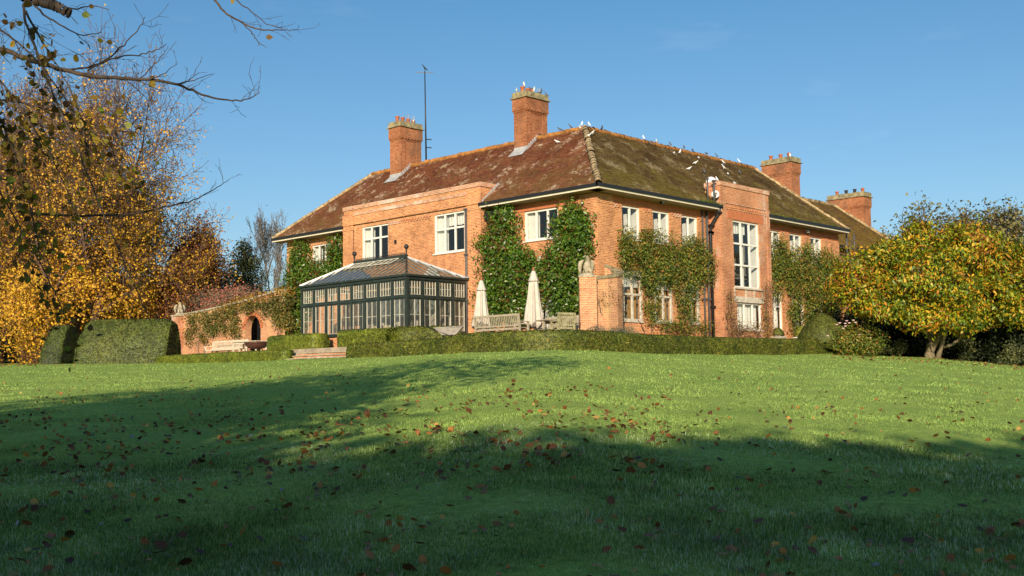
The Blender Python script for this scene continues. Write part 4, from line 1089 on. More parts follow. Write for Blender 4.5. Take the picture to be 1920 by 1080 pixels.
def table(name, label, c, w, d, mat, h=.74):
    t = thing(name, label, 'table', (0, 0, 0))
    mb = MB()
    for i in range(8): x = -d / 2 + i * d / 8; mb.box(x, x + d / 8 - .008, -w / 2, w / 2, h - .035, h)
    mb.build('tabletop', mat, t)
    for a in (-1, 1):
        for b in (-1, 1): mb = MB(); mb.box(a * (d / 2 - .12) - .04, a * (d / 2 - .12) + .04, b * (w / 2 - .15) - .04, b * (w / 2 - .15) + .04, 0, h - .036); mb.build('leg', mat, t)
    mb = MB()
    for a in (-1, 1): mb.box(a * (d / 2 - .12) - .02, a * (d / 2 - .12) + .02, -w / 2 + .2, w / 2 - .2, h - .13, h - .037)
    mb.build('apron', mat, t)
    t.location = c; return t
table('garden_table', 'grey teak table on the terrace between the bench and the armchair', (-4.7, -.5, 0), 1.9, 1.0, M['teak'])
table('garden_table', 'weathered plank table before the arched doorway in the garden wall', (-2.9, 23.3, 0), 2.6, .9, M['white_bench'])
slat_bench('garden_bench', 'bleached pale bench against the swept garden wall', 'bench', (-1.85, 27.55, 0), -math.pi / 2, 3.8, M['white_bench'], slats=16)
slat_bench('garden_armchair', 'bleached pale chair end showing beside the conservatory hedge', 'chair', (-2.6, 19.9, 0), 0, .8, M['white_bench'])
fb = thing('fire_bowl', 'shallow rusty brown iron bowl standing before the plank table', 'bowl', (-4.1, 20.75, 0))
mb = MB(); mb.lathe((-4.1, 20.75, 0), [(.2, .22), (.45, .28), (.62, .42), (.66, .55), (.69, .57), (.64, .57), (.55, .42), (.2, .3)], 24); mb.build('bowl', M['rust'], fb)
mb = MB()
for k in range(3): t = k * 2.09; mb.tube([(-4.1 + .5 * math.cos(t), 20.75 + .5 * math.sin(t), -.02), (-4.1 + .3 * math.cos(t), 20.75 + .3 * math.sin(t), .26)], .025, 6)
mb.build('stand', M['rust'], fb)
def parasol(label, c, h, seed):
    t = thing('parasol', label, 'parasol', c, 'closed cream parasols on the terrace'); r_ = random.Random(seed)
    mb = MB(); mb.tube([(c[0], c[1], .02), (c[0], c[1], h)], .028, 8); mb.build('pole', M['teak'], t)
    mb = MB(); mb.lathe((c[0], c[1], h - .02), [(.03, 0), (.045, .03), (.03, .07), (.04, .1), (.012, .14)], 10); mb.build('finial', M['terracotta'], t)
    ph = r_.uniform(0, 6)
    def fold(a, i): return 1 + (.15 + .03 * i) * math.sin(8 * a + ph + .12 * i) + .07 * math.sin(3 * a + ph) + .05 * math.sin(17 * a + 2 * ph + .5 * i)
    z1, hem = h - .34, .52
    n = 64; prof = [(.15, h - .36), (.17, h - .7), (.21, h - 1.15), (.265, h - 1.6), (.315, hem + .12), (.30, hem)]
    mb = MB(); mb.lathe((c[0], c[1], 0), [(.06, h - .33)] + prof, n, fold)
    # scalloped hem: eight hanging points
    v = mb.v; m_ = len(prof)
    for k_ in range(n):
        a = 2 * math.pi * k_ / n; i = m_ * n + k_; x, y, z = v[i]; v[i] = (x, y, z - .16 + .26 * abs(math.sin(4 * a + ph)) * r_.uniform(.8, 1.1))
    mb.build('canopy', M['canvas'], t)
    mb = MB(); mb.lathe((c[0], c[1], 0), [(.035, h - .02), (.08, h - .06), (.14, h - .25), (.20, h - .42), (.205, h - .46), (.15, h - .44)], 40, lambda a, i: 1 + .02 * i * math.sin(8 * a + ph)); mb.build('vent_cap', M['canvas'], t)
    mb = MB(); mb.lathe((c[0], c[1], 0), [(.30, -.02), (.3, .05), (.08, .08), (.045, .36), (.03, .36)], 16); mb.build('base', M['black'], t)
parasol('closed cream parasol nearest the conservatory, behind the bench end', (-5.5, 1.82, 0), 2.55, 3)
parasol('taller closed cream parasol over the terrace table in front of the climbing evergreen', (-5.05, -.75, 0), 2.78, 8)

wb = thing('wheelbarrow', 'galvanised wheelbarrow parked behind the low hedge beside the conservatory', 'wheelbarrow', (-5.9, 5.0, 0))
c = Vector((-5.2, 4.15, 0)); ax = Vector((RGT[0], RGT[1], 0)); ay = Vector((FWD[0], FWD[1], 0))
def wp(a, b, z): v = c + ax * a + ay * b; return (v.x, v.y, z)
mb = MB(); top = [wp(-.62, -.36, .62), wp(.62, -.36, .68), wp(.62, .36, .68), wp(-.62, .36, .62)]; bot = [wp(-.3, -.2, .32), wp(.28, -.2, .32), wp(.28, .2, .32), wp(-.3, .2, .32)]
mb.add(top + bot, [(0, 1, 5, 4), (1, 2, 6, 5), (2, 3, 7, 6), (3, 0, 4, 7), (4, 5, 6, 7)])
for a, b in zip(top, top[1:] + top[:1]): mb.tube([a, b], .022, 6)
mb.build('tray', M['galv'], wb)
mb = MB()
for e in (-1, 1): mb.tube([wp(.75, e * .1, .25), wp(.0, e * .22, .3), wp(-.95, e * .30, .68)], .02, 6); mb.tube([wp(-.25, e * .24, .32), wp(-.35, e * .26, .0)], .02, 6); mb.tube([wp(.1, e * .2, .3), wp(.3, e * .24, .62)], .018, 6)
mb.build('frame', M['black'], wb)
mb = MB(); mb.tube([wp(.78, -.05, .19), wp(.78, .05, .19)], .2, 18); mb.build('wheel', M['rubber'], wb)
for x, lab in ((13.75, 'pale stone trough under the left arched window, behind the box hedge'), (16.35, 'pale stone trough beside the clipped yew cone, behind the box hedge')):
    t = thing('stone_trough', lab, 'planter', (x, -.75, 0)); mb = MB()
    mb.box(x - .45, x + .45, -1.0, -.5, -.02, .42); mb.box(x - .48, x + .48, -1.03, -.47, .422, .48); mb.build('trough', M['stone_pale'], t)
    mb = MB(); mb.box(x - .42, x + .42, -.97, -.53, .482, .50); mb.build('soil', M['soil'], t)

# ------------------------------------------------------------------ clipped hedges
M['box_hedge'] = leafmat('box_hedge_leaves', [(0, (.016, .030, .004)), (.35, (.06, .085, .010)), (.75, (.13, .15, .016)), (.95, (.22, .22, .03)), (1, (.26, .18, .04))], .6, .08, fine=.55, fscale=6)
M['box_bright'] = leafmat('bright_box_leaves', [(0, (.025, .045, .005)), (.4, (.10, .14, .012)), (.8, (.19, .22, .02)), (1, (.28, .28, .04))], .6, .08, fine=.5, fscale=6)
M['yew'] = leafmat('yew_leaves', [(0, (.020, .034, .005)), (.5, (.062, .088, .012)), (.9, (.12, .14, .02)), (1, (.17, .17, .03))], .6, .06, fine=.45, fscale=5)
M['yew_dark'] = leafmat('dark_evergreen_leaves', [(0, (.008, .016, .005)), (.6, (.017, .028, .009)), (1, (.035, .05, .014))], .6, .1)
def nz3(P, f, ph=0): return np.sin(P[:, 0] * f + ph) * np.sin(P[:, 1] * f * 1.13 + 1.7 + ph) * np.sin(P[:, 2] * f * .9 + .6 + ph)
def surf_leaves(V, F, dens, L, Wd, jit=.55):
    """points and normals spread over quads"""
    a, b, c, d = (V[F[:, i]] for i in range(4))
    n = np.cross(c - a, d - b); ar = np.linalg.norm(n, axis=1) / 2; n = unit(n)
    k = rng.poisson(ar * dens); I = np.repeat(np.arange(len(F)), k)
    u, v = rng.random((len(I), 1)), rng.random((len(I), 1))
    P = (a[I] * (1 - u) + b[I] * u) * (1 - v) + (d[I] * (1 - u) + c[I] * u) * v
    return P, n[I]
def hedge(name, label, path, half, height, mat, leaf=.05, dens=900, lump=.05, taper=0, zfun=None, top=None, group=None, cat='hedge', round_=.25, spots=None):
    """path: list of (x, y) along the middle; a rounded box section swept along it, covered in small leaves; one mesh"""
    path = np.array(path, float); seg = np.linalg.norm(np.diff(path, axis=0), axis=1); tt = np.concatenate([[0], np.cumsum(seg)])
    k = max(6, int(tt[-1] / .25)); s_ = np.linspace(0, tt[-1], k)
    c = np.stack([np.interp(s_, tt, path[:, i]) for i in (0, 1)], 1); d = unit(np.gradient(c, axis=0)); nrm = np.stack([-d[:, 1], d[:, 0]], 1)
    zb = zfun(c[:, 0], c[:, 1]) if zfun else np.zeros(k)
    ht = np.array([top(i / (k - 1)) for i in range(k)]) if top else np.full(k, height)
    sec = [(-1, -.15)] + [(-1 + taper * z, z) for z in np.linspace(.1, 1 - round_ * .6, 5)] + [(-.85 + taper, 1 - round_ * .15), (-.5 + taper * .5, 1), (0, 1.0), (.5 - taper * .5, 1), (.85 - taper, 1 - round_ * .15)] + [(1 - taper * z, z) for z in np.linspace(1 - round_ * .6, .1, 5)] + [(1, -.15)]
    sec = np.array(sec); m = len(sec); V = np.empty((k, m, 3))
    for j, (a, z) in enumerate(sec):
        V[:, j, :2] = c + nrm * (a * half); V[:, j, 2] = zb + ht * z
    V = V.reshape(-1, 3); V += nz3(V, 3.1)[:, None] * lump + rng.normal(0, lump * .25, V.shape)
    idx = np.arange(k * m).reshape(k, m)
    F = np.stack([idx[:-1, :-1], idx[1:, :-1], idx[1:, 1:], idx[:-1, 1:]], -1).reshape(-1, 4)
    ends = []
    for e, i in ((0, 0), (1, k - 1)):
        for j in range(m // 2): ends.append((idx[i, j], idx[i, j + 1], idx[i, m - 2 - j], idx[i, m - 1 - j]))
    F = np.concatenate([F, np.array(ends)])
    P, n_ = surf_leaves(V, F, dens, leaf, leaf * .6)
    # make normals face away from the middle line
    ci = np.argmin(np.abs(P[:, None, 0] - c[None, :, 0]) + np.abs(P[:, None, 1] - c[None, :, 1]), axis=1) if len(P) * k < 4e7 else np.zeros(len(P), int)
    out = P - np.stack([c[ci, 0], c[ci, 1], zb[ci] + ht[ci] * .5], 1); n_ = np.where((n_ * out).sum(1, keepdims=True) < 0, -n_, n_)
    P = P + n_ * rng.uniform(-.01, .035, (len(P), 1))
    LV, LF = leaf_arrays(P, n_, leaf, leaf * .6, jit=.55)
    Va, Fa = merge([(V, F), (LV, LF)])
    o = link(name, fast_mesh(name, Va, Fa), mat); tag(recentre(o), label, cat, group)
    if spots is not None:
        pass
    return o
def gzf(x, y): return ground(x, y) - .02
curve = [(-7.0, 8.6), (-7.05, 5), (-7.05, .5), (-7.0, -1.0), (-6.7, -2.1), (-6.0, -2.85), (-5.0, -3.15), (-3, -3.15), (4, -3.1), (10, -3.05), (14.2, -3.0), (16.8, -3.3)]
hedge('box_hedge', 'long low clipped box hedge curving round the terrace below the house corner', curve, .34, .76, M['box_hedge'], .06, 1000, .03, zfun=gzf,
      top=lambda t: (.62 if t < .2 else .76) * (1 - .5 * max(0, (t - .93) / .07)))
hedge('box_hedge', 'low clipped box hedge left of the garden steps, before the pale bench', [(-6.8, 13.85), (-6.8, 20), (-6.8, 26.8)], .3, .42, M['box_bright'], .05, 900, .03, zfun=lambda x, y: np.full(np.shape(x), -.48))
hedge('box_hedge', 'square box hedge block left of the conservatory doors', [(-5.5, 13.0), (-5.5, 16.9)], .5, .72, M['box_bright'], .05, 1100, .04)
hedge('box_hedge', 'bright box hedge block right of the conservatory doors', [(-5.55, 10.9), (-5.55, 7.3)], .55, .74, M['box_bright'], .06, 1000, .05)
hedge('box_hedge', 'darker box hedge block wrapping the near corner of the conservatory', [(-5.5, 7.2), (-4.9, 6.6), (-3.3, 5.6)], .55, .78, M['box_hedge'], .06, 1000, .07, round_=.5)
tp = [at(158, 640, 63.5), at(326, 640, 63.5)]
hedge('yew_hedge', 'big round-topped clipped yew hedge touching the brick pillar', [tp[0][:2], tp[1][:2]], 1.5, 2.42, M['yew'], .09, 420, .03, taper=.3, zfun=gzf, round_=.9, top=lambda t: 2.5 * (.62 + .38 * min(1, t / .12) ** .5) * (.9 + .1 * min(1, (1 - t) / .06)))
tq = [at(95, 640, 67), at(135, 640, 67)]
hedge('yew_hedge', 'second clipped yew hedge partly hidden behind the big one, farther left', [tq[0][:2], tq[1][:2]], 1.6, 2.2, M['yew'], .09, 420, .03, taper=.3, zfun=gzf, round_=.9, top=lambda t: 2.3 * (.6 + .4 * min(1, t / .25)))
# yellow leaves lying on the clipped yew
def cone(name, label, c, r, h, mat, leaf, dens, cat, prof=None, group=None):
    prof = prof or [(0, .0), (.75, .06), (1, .2), (.93, .4), (.75, .62), (.5, .8), (.25, .93), (.06, 1.0)]
    n = 28; V = []
    for rr_, z in prof:
        for k in range(n): t = 2 * math.pi * k / n; V.append((c[0] + r * rr_ * math.cos(t), c[1] + r * rr_ * math.sin(t), c[2] + h * z))
    V = np.array(V); V += nz3(V, 4)[:, None] * .05
    F = np.array([(i * n + k, i * n + (k + 1) % n, (i + 1) * n + (k + 1) % n, (i + 1) * n + k) for i in range(len(prof) - 1) for k in range(n)])
    P, nn = surf_leaves(V, F, dens, leaf, leaf * .6); ctr = np.array([c[0], c[1], c[2] + h * .35]); nn = np.where((nn * (P - ctr)).sum(1, keepdims=True) < 0, -nn, nn)
    LV, LF = leaf_arrays(P + nn * .015, nn, leaf, leaf * .5)
    Va, Fa = merge([(V, F), (LV, LF)])
    return tag(recentre(link(name, fast_mesh(name, Va, Fa), mat)), label, cat, group)
yc = at(1543, 636, 57.5)
cone('yew_cone', 'rounded clipped yew cone beside the pink rose bush', (yc[0], yc[1], -.35), 1.32, 1.95, M['yew'], .06, 900, 'topiary')
b1 = at(1461, 626, 57.5); cone('box_ball', 'small clipped box ball in the left stone trough', (13.75, -.75, .45), .38, .5, M['yew'], .05, 900, 'shrub', group='clipped balls in stone troughs')
cone('box_ball', 'small clipped box ball in the stone trough beside the yew cone', (16.35, -.75, .45), .42, .62, M['box_bright'], .05, 900, 'shrub', group='clipped balls in stone troughs')
M['lavender'] = leafmat('grey_green_lavender', [(0, (.09, .12, .085)), (1, (.19, .22, .15))], .8, .15)
for px, py, r_, lab in ((1120, 628, .55, 'grey green lavender mound at the foot of the brick pillar'), (1155, 632, .5, 'low lavender mound before the curved wall'), (1180, 633, .5, 'low lavender mound under the first ground floor window')):
    p_ = onY(px, py, -2.2 if px < 1130 else -1.6)
    P_, Q_ = blob_pts([((p_[0], p_[1], .05), (r_, r_, .42))], 900, 8, .06)
    o = leaf_obj('lavender', P_, Q_, .10, .018, M['lavender'], updir=(0, 0, 1.5)); tag(recentre(o), lab, 'shrub', 'lavender mounds')

# ------------------------------------------------------------------ climbers on the walls
M['magnolia'] = leafmat('glossy_magnolia_leaves', [(0, (.024, .06, .005)), (.5, (.068, .145, .011)), (.82, (.125, .215, .02)), (.9, (.18, .24, .035)), (.93, (.20, .085, .025)), (1, (.15, .06, .02))], .36, .1, .5)
M['rose_leaf'] = leafmat('climbing_rose_leaves', [(0, (.035, .07, .008)), (.5, (.10, .145, .016)), (.8, (.19, .21, .025)), (.92, (.34, .25, .035)), (1, (.32, .13, .035))], .6, .12)
M['brown_leaf'] = leafmat('dry_brown_climber', [(0, (.11, .065, .03)), (.5, (.20, .12, .055)), (.8, (.28, .19, .06)), (1, (.40, .30, .05))], .8, .2)
M['wall_leaf'] = leafmat('wall_climber_leaves', [(0, (.05, .075, .012)), (.5, (.11, .12, .022)), (.8, (.22, .17, .04)), (1, (.36, .24, .05))], .7, .2)
M['yellow_ivy'] = leafmat('yellow_wall_top_leaves', [(0, (.22, .12, .02)), (.6, (.40, .24, .025)), (1, (.26, .10, .03))], .7, .2)
def wall_blobs(spec, ax, pl, thick):
    out = []
    for px, py, rx, ry in spec:
        c = onX(px, py, pl) if ax == 'L' else onY(px, py, pl); D = (c - CAM) @ FWD; m_ = D / FPX
        ra, rz = rx * m_ / .72, ry * m_
        r = (thick, ra, rz) if ax == 'L' else (ra, thick, rz)
        out.append((tuple(c), r))
    return out
def climber(name, label, cat, spec, ax, pl, thick, dens, L, Wd, mat, stems, stem_r=.03, per=9, spread=.16, updir=None, lump=.2, jit=.65, foot=None, extra=None):
    f0 = foot or W(ax, 0, onX(stems[0][0][0], 640, pl)[1] if ax == 'L' else onY(stems[0][0][0], 640, pl)[0], .25, 0)
    t = thing(name, label, cat, f0)
    bl = wall_blobs(spec, ax, pl, thick)
    P, Q = blob_pts(bl, dens, per, spread, .5, lump)
    o_ = np.array([-1, 0, 0]) if ax == 'L' else np.array([0, -1, 0])
    wall = 0.03
    dist = -(P[:, 0] if ax == 'L' else P[:, 1]); keep = dist > wall - (0 if extra is None else extra)
    P, Q = P[keep], unit(Q[keep] + .55 * o_)
    leaf_obj('foliage', P, Q, L, Wd, mat, t, jit=jit, updir=updir)
    for line in stems:
        sg = []
        pts = [(onX(px, py, pl + .12) if ax == 'L' else onY(px, py, pl + .12)) for px, py in line]
        for i, (a, b) in enumerate(zip(pts[:-1], pts[1:])):
            k = 5; q = [a + (b - a) * j / k + (rng.normal(0, .03, 3) if 0 < j < k else 0) for j in range(k + 1)]
            for c, d in zip(q[:-1], q[1:]): sg.append((*c, *d, stem_r * (1 - .5 * i / len(pts)), stem_r * (1 - .5 * (i + 1) / len(pts))))
        V, F = tubes_arrays(sg, 5); link('stem', fast_mesh('stem', V, F), M['twig' if name != 'wall_climber' else 'bark'], t)
    return t
climber('wall_magnolia', 'big glossy evergreen magnolia with two tall lobes trained on the wall behind the parasols', 'climbing shrub',
        [(946, 415, 26, 32), (938, 460, 32, 40), (925, 500, 28, 35), (955, 520, 40, 45), (930, 550, 32, 45), (965, 570, 38, 40), (990, 515, 36, 30), (1012, 535, 28, 32), (984, 482, 14, 12), (1070, 400, 16, 26), (1070, 430, 32, 36), (1082, 455, 26, 34), (1048, 478, 22, 20), (1060, 500, 40, 42), (1045, 520, 32, 34), (1070, 545, 36, 42), (1062, 580, 28, 30), (920, 585, 20, 22), (975, 585, 28, 20), (1085, 420, 20, 20), (908, 455, 14, 20)],
        'L', -.35, .42, 210, .17, .075, M['magnolia'], [[(950, 640), (948, 560), (945, 440)], [(1058, 640), (1060, 560), (1070, 420)]], .05, 9, .17)
climber('wall_magnolia', 'glossy evergreen magnolia on the far end of the wall, left of the conservatory', 'climbing shrub',
        [(562, 475, 18, 24), (555, 505, 18, 28), (628, 462, 16, 22), (632, 490, 14, 26), (600, 505, 30, 14), (575, 515, 30, 26), (548, 545, 18, 30), (560, 575, 26, 40), (548, 600, 18, 30), (543, 575, 16, 30), (556, 622, 16, 16), (600, 530, 26, 20), (625, 515, 20, 20)],
        'L', -.35, .40, 200, .17, .075, M['magnolia'], [[(556, 650), (556, 580), (560, 480)], [(556, 580), (600, 510), (630, 470)]], .05, 9, .16)
climber('climbing_rose', 'sprawling green climbing rose over the windows right of the house corner', 'climbing shrub',
        [(1172, 462, 14, 26), (1195, 465, 30, 28), (1205, 490, 42, 30), (1240, 465, 36, 26), (1262, 490, 46, 30), (1300, 480, 34, 34), (1322, 500, 20, 34), (1240, 512, 40, 20), (1290, 515, 40, 20), (1216, 525, 14, 22), (1222, 552, 14, 30), (1220, 585, 10, 22), (1282, 550, 14, 36), (1286, 585, 13, 32), (1262, 525, 12, 20), (1300, 540, 10, 20), (1255, 612, 22, 9), (1285, 615, 18, 10), (1318, 614, 12, 8), (1175, 440, 6, 14), (1215, 440, 16, 8), (1300, 455, 20, 10), (1172, 500, 10, 22)],
        'R', -.22, .30, 240, .11, .06, M['rose_leaf'], [[(1222, 634), (1222, 560), (1215, 500)], [(1212, 634), (1205, 615), (1198, 600)], [(1284, 634), (1285, 560), (1290, 500)], [(1275, 634), (1262, 612)], [(1290, 634), (1302, 615), (1325, 610)]], .025, 8, .15)
climber('climbing_rose', 'green climber with reddish tints covering the wall right of the stair tower', 'climbing shrub',
        [(1462, 480, 20, 24), (1470, 505, 26, 30), (1495, 490, 24, 26), (1520, 505, 26, 28), (1548, 490, 20, 22), (1555, 515, 24, 30), (1500, 530, 34, 24), (1535, 545, 26, 30), (1492, 560, 14, 36), (1490, 600, 10, 30), (1525, 580, 18, 36), (1520, 610, 14, 22), (1558, 555, 22, 34), (1455, 530, 10, 30), (1575, 500, 12, 20), (1560, 590, 18, 22), (1460, 455, 8, 12), (1515, 470, 10, 12)],
        'R', -.25, .34, 260, .115, .062, M['rose_leaf'], [[(1490, 634), (1490, 560), (1495, 490)], [(1524, 634), (1525, 560), (1525, 500)], [(1556, 634), (1556, 540)]], .025, 8, .17)
climber('bare_climber', 'dry brown climber either side of the tower windows', 'climbing shrub',
        [(1371, 555, 8, 16), (1372, 580, 9, 26), (1376, 608, 14, 24), (1437, 550, 8, 20), (1437, 580, 9, 26), (1438, 608, 13, 26), (1404, 618, 36, 12), (1448, 622, 14, 12), (1385, 622, 16, 10), (1440, 530, 5, 10)],
        'R', -.95, .22, 150, .09, .035, M['brown_leaf'], [[(1374, 634), (1371, 590), (1370, 545)], [(1440, 634), (1437, 580), (1437, 530)], [(1380, 634), (1395, 618), (1425, 612)], [(1430, 634), (1410, 618), (1385, 612)], [(1366, 634), (1364, 600), (1366, 570)], [(1390, 634), (1386, 600)], [(1420, 634), (1430, 605)]], .022, 7, .14, extra=-.6)
climber('wall_climber', 'bare-stemmed reddish climber on the curved screen wall', 'climbing shrub',
        [(1140, 545, 16, 18), (1155, 560, 12, 22), (1168, 560, 6, 40), (1170, 600, 6, 26), (1130, 560, 10, 14), (1150, 515, 16, 6)],
        'R', -1.35, .14, 60, .09, .03, M['brown_leaf'], [[(1148, 632), (1138, 610), (1150, 580), (1135, 545)], [(1150, 632), (1158, 600), (1150, 560), (1160, 530)], [(1166, 634), (1168, 590), (1166, 545)], [(1140, 612), (1126, 585), (1122, 560)]], .03, 6, .12, foot=(-.4, -1.5, 0))
wc = []
for i in range(105):
    px = rng.uniform(352, 545); yt = np.interp(px, [350, 440, 520], [592, 574, 556]); py = rng.uniform(yt + 4, yt + 52 + (px - 350) * .04)
    if 452 < px < 498 and py > 590: continue
    wc.append((px, py, rng.uniform(4, 10), rng.uniform(3, 8)))
for px in np.linspace(356, 545, 22): wc.append((px, np.interp(px, [350, 440, 520], [594, 577, 560]) + rng.uniform(-2, 6), 8, 5))
climber('wall_climber', 'patchy trained fruit climber with green and yellow leaves on the swept garden wall', 'climbing shrub', wc, 'L', XW - .12, .15, 125, .13, .08, M['wall_leaf'],
        [[(372, 664), (374, 630), (372, 600)], [(380, 664), (395, 625), (420, 600)], [(376, 664), (360, 620)], [(440, 660), (440, 620), (430, 590)], [(520, 656), (522, 620), (510, 585)], [(520, 640), (535, 600)], [(374, 630), (410, 615), (445, 618)], [(374, 610), (410, 595), (450, 588)], [(522, 615), (505, 600), (500, 580)]], .03, 6, .16, foot=(-1.2, 30, 0))
t = thing('ivy', 'band of yellow and orange ivy along the top of the swept garden wall', 'climbing shrub', (-.9, 26, 2.9))
yt = [(px, np.interp(px, [420, 470, 530], [576, 563, 549]) + rng.uniform(-3, 5), 9, 6) for px in np.linspace(425, 545, 16)]
P, Q = blob_pts(wall_blobs(yt, 'L', XW + .2, .35), 130, 8, .15); leaf_obj('foliage', P, Q, .13, .09, M['yellow_ivy'], t)

# ------------------------------------------------------------------ trees
M['gold'] = leafmat('golden_autumn_leaves', [(0, (.26, .10, .012)), (.3, (.52, .25, .018)), (.75, (.74, .43, .026)), (1, (.42, .32, .03))], .6, .14)
M['orange'] = leafmat('orange_brown_leaves', [(0, (.17, .065, .015)), (.5, (.34, .14, .024)), (1, (.52, .27, .035))], .6, .18)
M['copper'] = leafmat('copper_leaves', [(0, (.13, .045, .022)), (.5, (.29, .095, .042)), (1, (.44, .20, .07))], .6, .15)
M['pink'] = leafmat('pink_red_leaves', [(0, (.34, .08, .06)), (.6, (.50, .15, .10)), (1, (.55, .24, .14))], .6, .15)
M['ever'] = leafmat('dark_evergreen', [(0, (.025, .036, .010)), (.6, (.085, .10, .028)), (1, (.18, .175, .06))], .6, .12)
M['mag_tree'] = leafmat('turning_magnolia_leaves', [(0, (.07, .12, .010)), (.34, (.17, .24, .012)), (.54, (.31, .33, .014)), (.66, (.50, .35, .015)), (.82, (.60, .30, .016)), (.95, (.48, .17, .02)), (1, (.24, .09, .022))], .5, .12, drift=.42)
M['olive'] = leafmat('olive_green_leaves', [(0, (.06, .065, .02)), (.6, (.14, .14, .045)), (1, (.24, .21, .08))], .7, .15)
M['dull'] = leafmat('dull_olive_leaves', [(0, (.07, .065, .03)), (.6, (.14, .115, .05)), (1, (.22, .16, .07))], .7, .25)
M['near_leaf'] = leafmat('lime_leaves', [(0, (.10, .05, .015)), (.4, (.24, .14, .022)), (.75, (.36, .26, .03)), (.9, (.24, .30, .03)), (1, (.50, .32, .04))], .55, .4)
def tree(name, label, foot, height, r0, depth, leafm, nleaf, L, Wd, spread=.75, crown=None, bark='twig', direction=(0, 0, 1), trunk_frac=.3, kids=(3, 4), lift=.12, shrink=.68, rmin=.008, group=None, cloud=.25, gradient=None, mult=1, wide=1.0, half=None):
    t = thing(name, label, 'tree', foot, group)
    sg, tips = [], []
    for m_ in range(mult):
        dr = np.array(direction, float) + (rng.normal(0, .25, 3) if mult > 1 else 0)
        s_, tp_ = grow(np.array(foot, float) - np.array([0, 0, .2]), dr, height * trunk_frac, r0 / (1 if m_ == 0 else 1.4), depth, kids, 4, spread, lift, .14, shrink, rmin)
        sg += s_; tips.append(tp_)
    tips = np.concatenate(tips)
    sg = np.array(sg); f3 = np.array(foot, float); kz = height / (tips[:, 2].max() - f3[2])
    if half: wide = half / np.percentile(np.abs((tips - f3) @ RGT), 93) / kz
    for a_ in (0, 3): sg[:, a_:a_ + 3] = f3 + (sg[:, a_:a_ + 3] - f3) * np.array([kz * wide, kz * wide, kz])
    tips = f3 + (tips - f3) * np.array([kz * wide, kz * wide, kz])
    V, F = tubes_arrays(sg, 5); link('trunk', fast_mesh('trunk', V, F), M[bark], t)
    if nleaf:
        I = rng.integers(0, len(tips), nleaf)
        if gradient is not None:
            z = (tips[:, 2] - tips[:, 2].min()) / (np.ptp(tips[:, 2]) + 1e-6); w_ = gradient(z); w_ /= w_.sum(); I = rng.choice(len(tips), nleaf, p=w_)
        P = tips[I] + rng.normal(0, cloud, (nleaf, 3)); ctr = tips.mean(0)
        leaf_obj('crown', P, unit(unit(P - ctr) + rng.normal(0, .5, P.shape) + np.array([0, 0, .2])), L, Wd, M[leafm], t, jit=.5)
    return t, tips
def foot(px, D, dz=0):
    p = at(px, 700, D); return (float(p[0]), float(p[1]), float(ground(p[0], p[1])) + dz)
# the great golden tree on the left, twigs showing through the top
tree('autumn_tree', 'great golden autumn tree filling the left, bare purple twigs at its top', foot(150, 76), 23.5, .42, 6, 'gold', 48000, .15, .115, .72, bark='twig', trunk_frac=.28, kids=(3, 3), lift=.07, shrink=.72, rmin=.013, cloud=.30, gradient=lambda z: np.clip(1.3 - z * 1.15, .22, 1) ** 1.3, mult=3, half=7.2)
tree('autumn_tree', 'low spreading golden tree behind the second clipped yew hedge', foot(165, 80), 11.5, .25, 5, 'gold', 34000, .17, .125, .85, trunk_frac=.25, kids=(3, 4), lift=.0, shrink=.76, rmin=.014, cloud=.40, gradient=lambda z: 1.3 - z, half=5.2)
tree('autumn_tree', 'tall brownish autumn tree rising behind the great golden one', foot(40, 88), 22, .35, 6, 'orange', 18000, .19, .13, .75, trunk_frac=.27, kids=(3, 3), lift=.06, shrink=.72, rmin=.014, cloud=.32, mult=2, half=5.6)
tree('autumn_tree', 'orange brown autumn tree at the left edge behind the overhanging branches', foot(-20, 84), 15, .35, 5, 'gold', 18000, .2, .14, .75, trunk_frac=.26, kids=(3, 4), lift=.05, shrink=.73, rmin=.016, cloud=.4, half=5)
tree('autumn_tree', 'brown half-bare autumn tree right of the golden tree', foot(238, 87), 15.5, .25, 6, 'orange', 5000, .17, .12, .72, trunk_frac=.26, kids=(3, 3), lift=.05, shrink=.72, rmin=.012, cloud=.25, half=3.3, gradient=lambda z: 1.2 - z)
tree('copper_beech', 'copper red beech between the golden tree and the dark evergreen', foot(366, 80), 10.6, .35, 5, 'copper', 24000, .20, .14, .75, trunk_frac=.25, kids=(3, 4), lift=.06, shrink=.72, rmin=.016, cloud=.38, gradient=lambda z: .3 + z, half=1.75)
tree('bare_tree', 'brown nearly bare tree in front of the copper beech', foot(340, 87), 10, .2, 5, 'orange', 5000, .17, .12, .75, trunk_frac=.26, kids=(3, 4), lift=.06, shrink=.72, rmin=.012, cloud=.3, half=2.8)
tree('bare_tree', 'pale leafless tree between the dark evergreen and the house', foot(508, 92), 13.3, .16, 5, 'dull', 300, .15, .1, .5, bark='bark_grey', trunk_frac=.28, kids=(3, 4), lift=.25, shrink=.68, rmin=.013, cloud=.3, mult=1, half=1.7)
t = thing('dark_evergreen', 'tall dark evergreen oak rising behind the garden wall', 'tree', foot(456, 90))
f_ = np.array(BASE[t.name]); zt = at(455, 447, 90)[2] - f_[2]; bl = [(f_ + np.array([0, 0, zt * z]) + RGT * a, (r, r, r * .8)) for a, z, r in ((0, .93, .55), (-.35, .84, .8), (.4, .80, .85), (0, .71, 1.05), (-.7, .62, .9), (.9, .60, .95), (.1, .52, 1.15), (1.3, .47, .7), (-1.0, .42, .9), (.5, .36, 1.2), (1.1, .28, 1.1), (-.8, .24, 1.2))]
P, Q = blob_pts(bl, 85, 12, .22); leaf_obj('crown', P, Q, .20, .11, M['ever'], t)
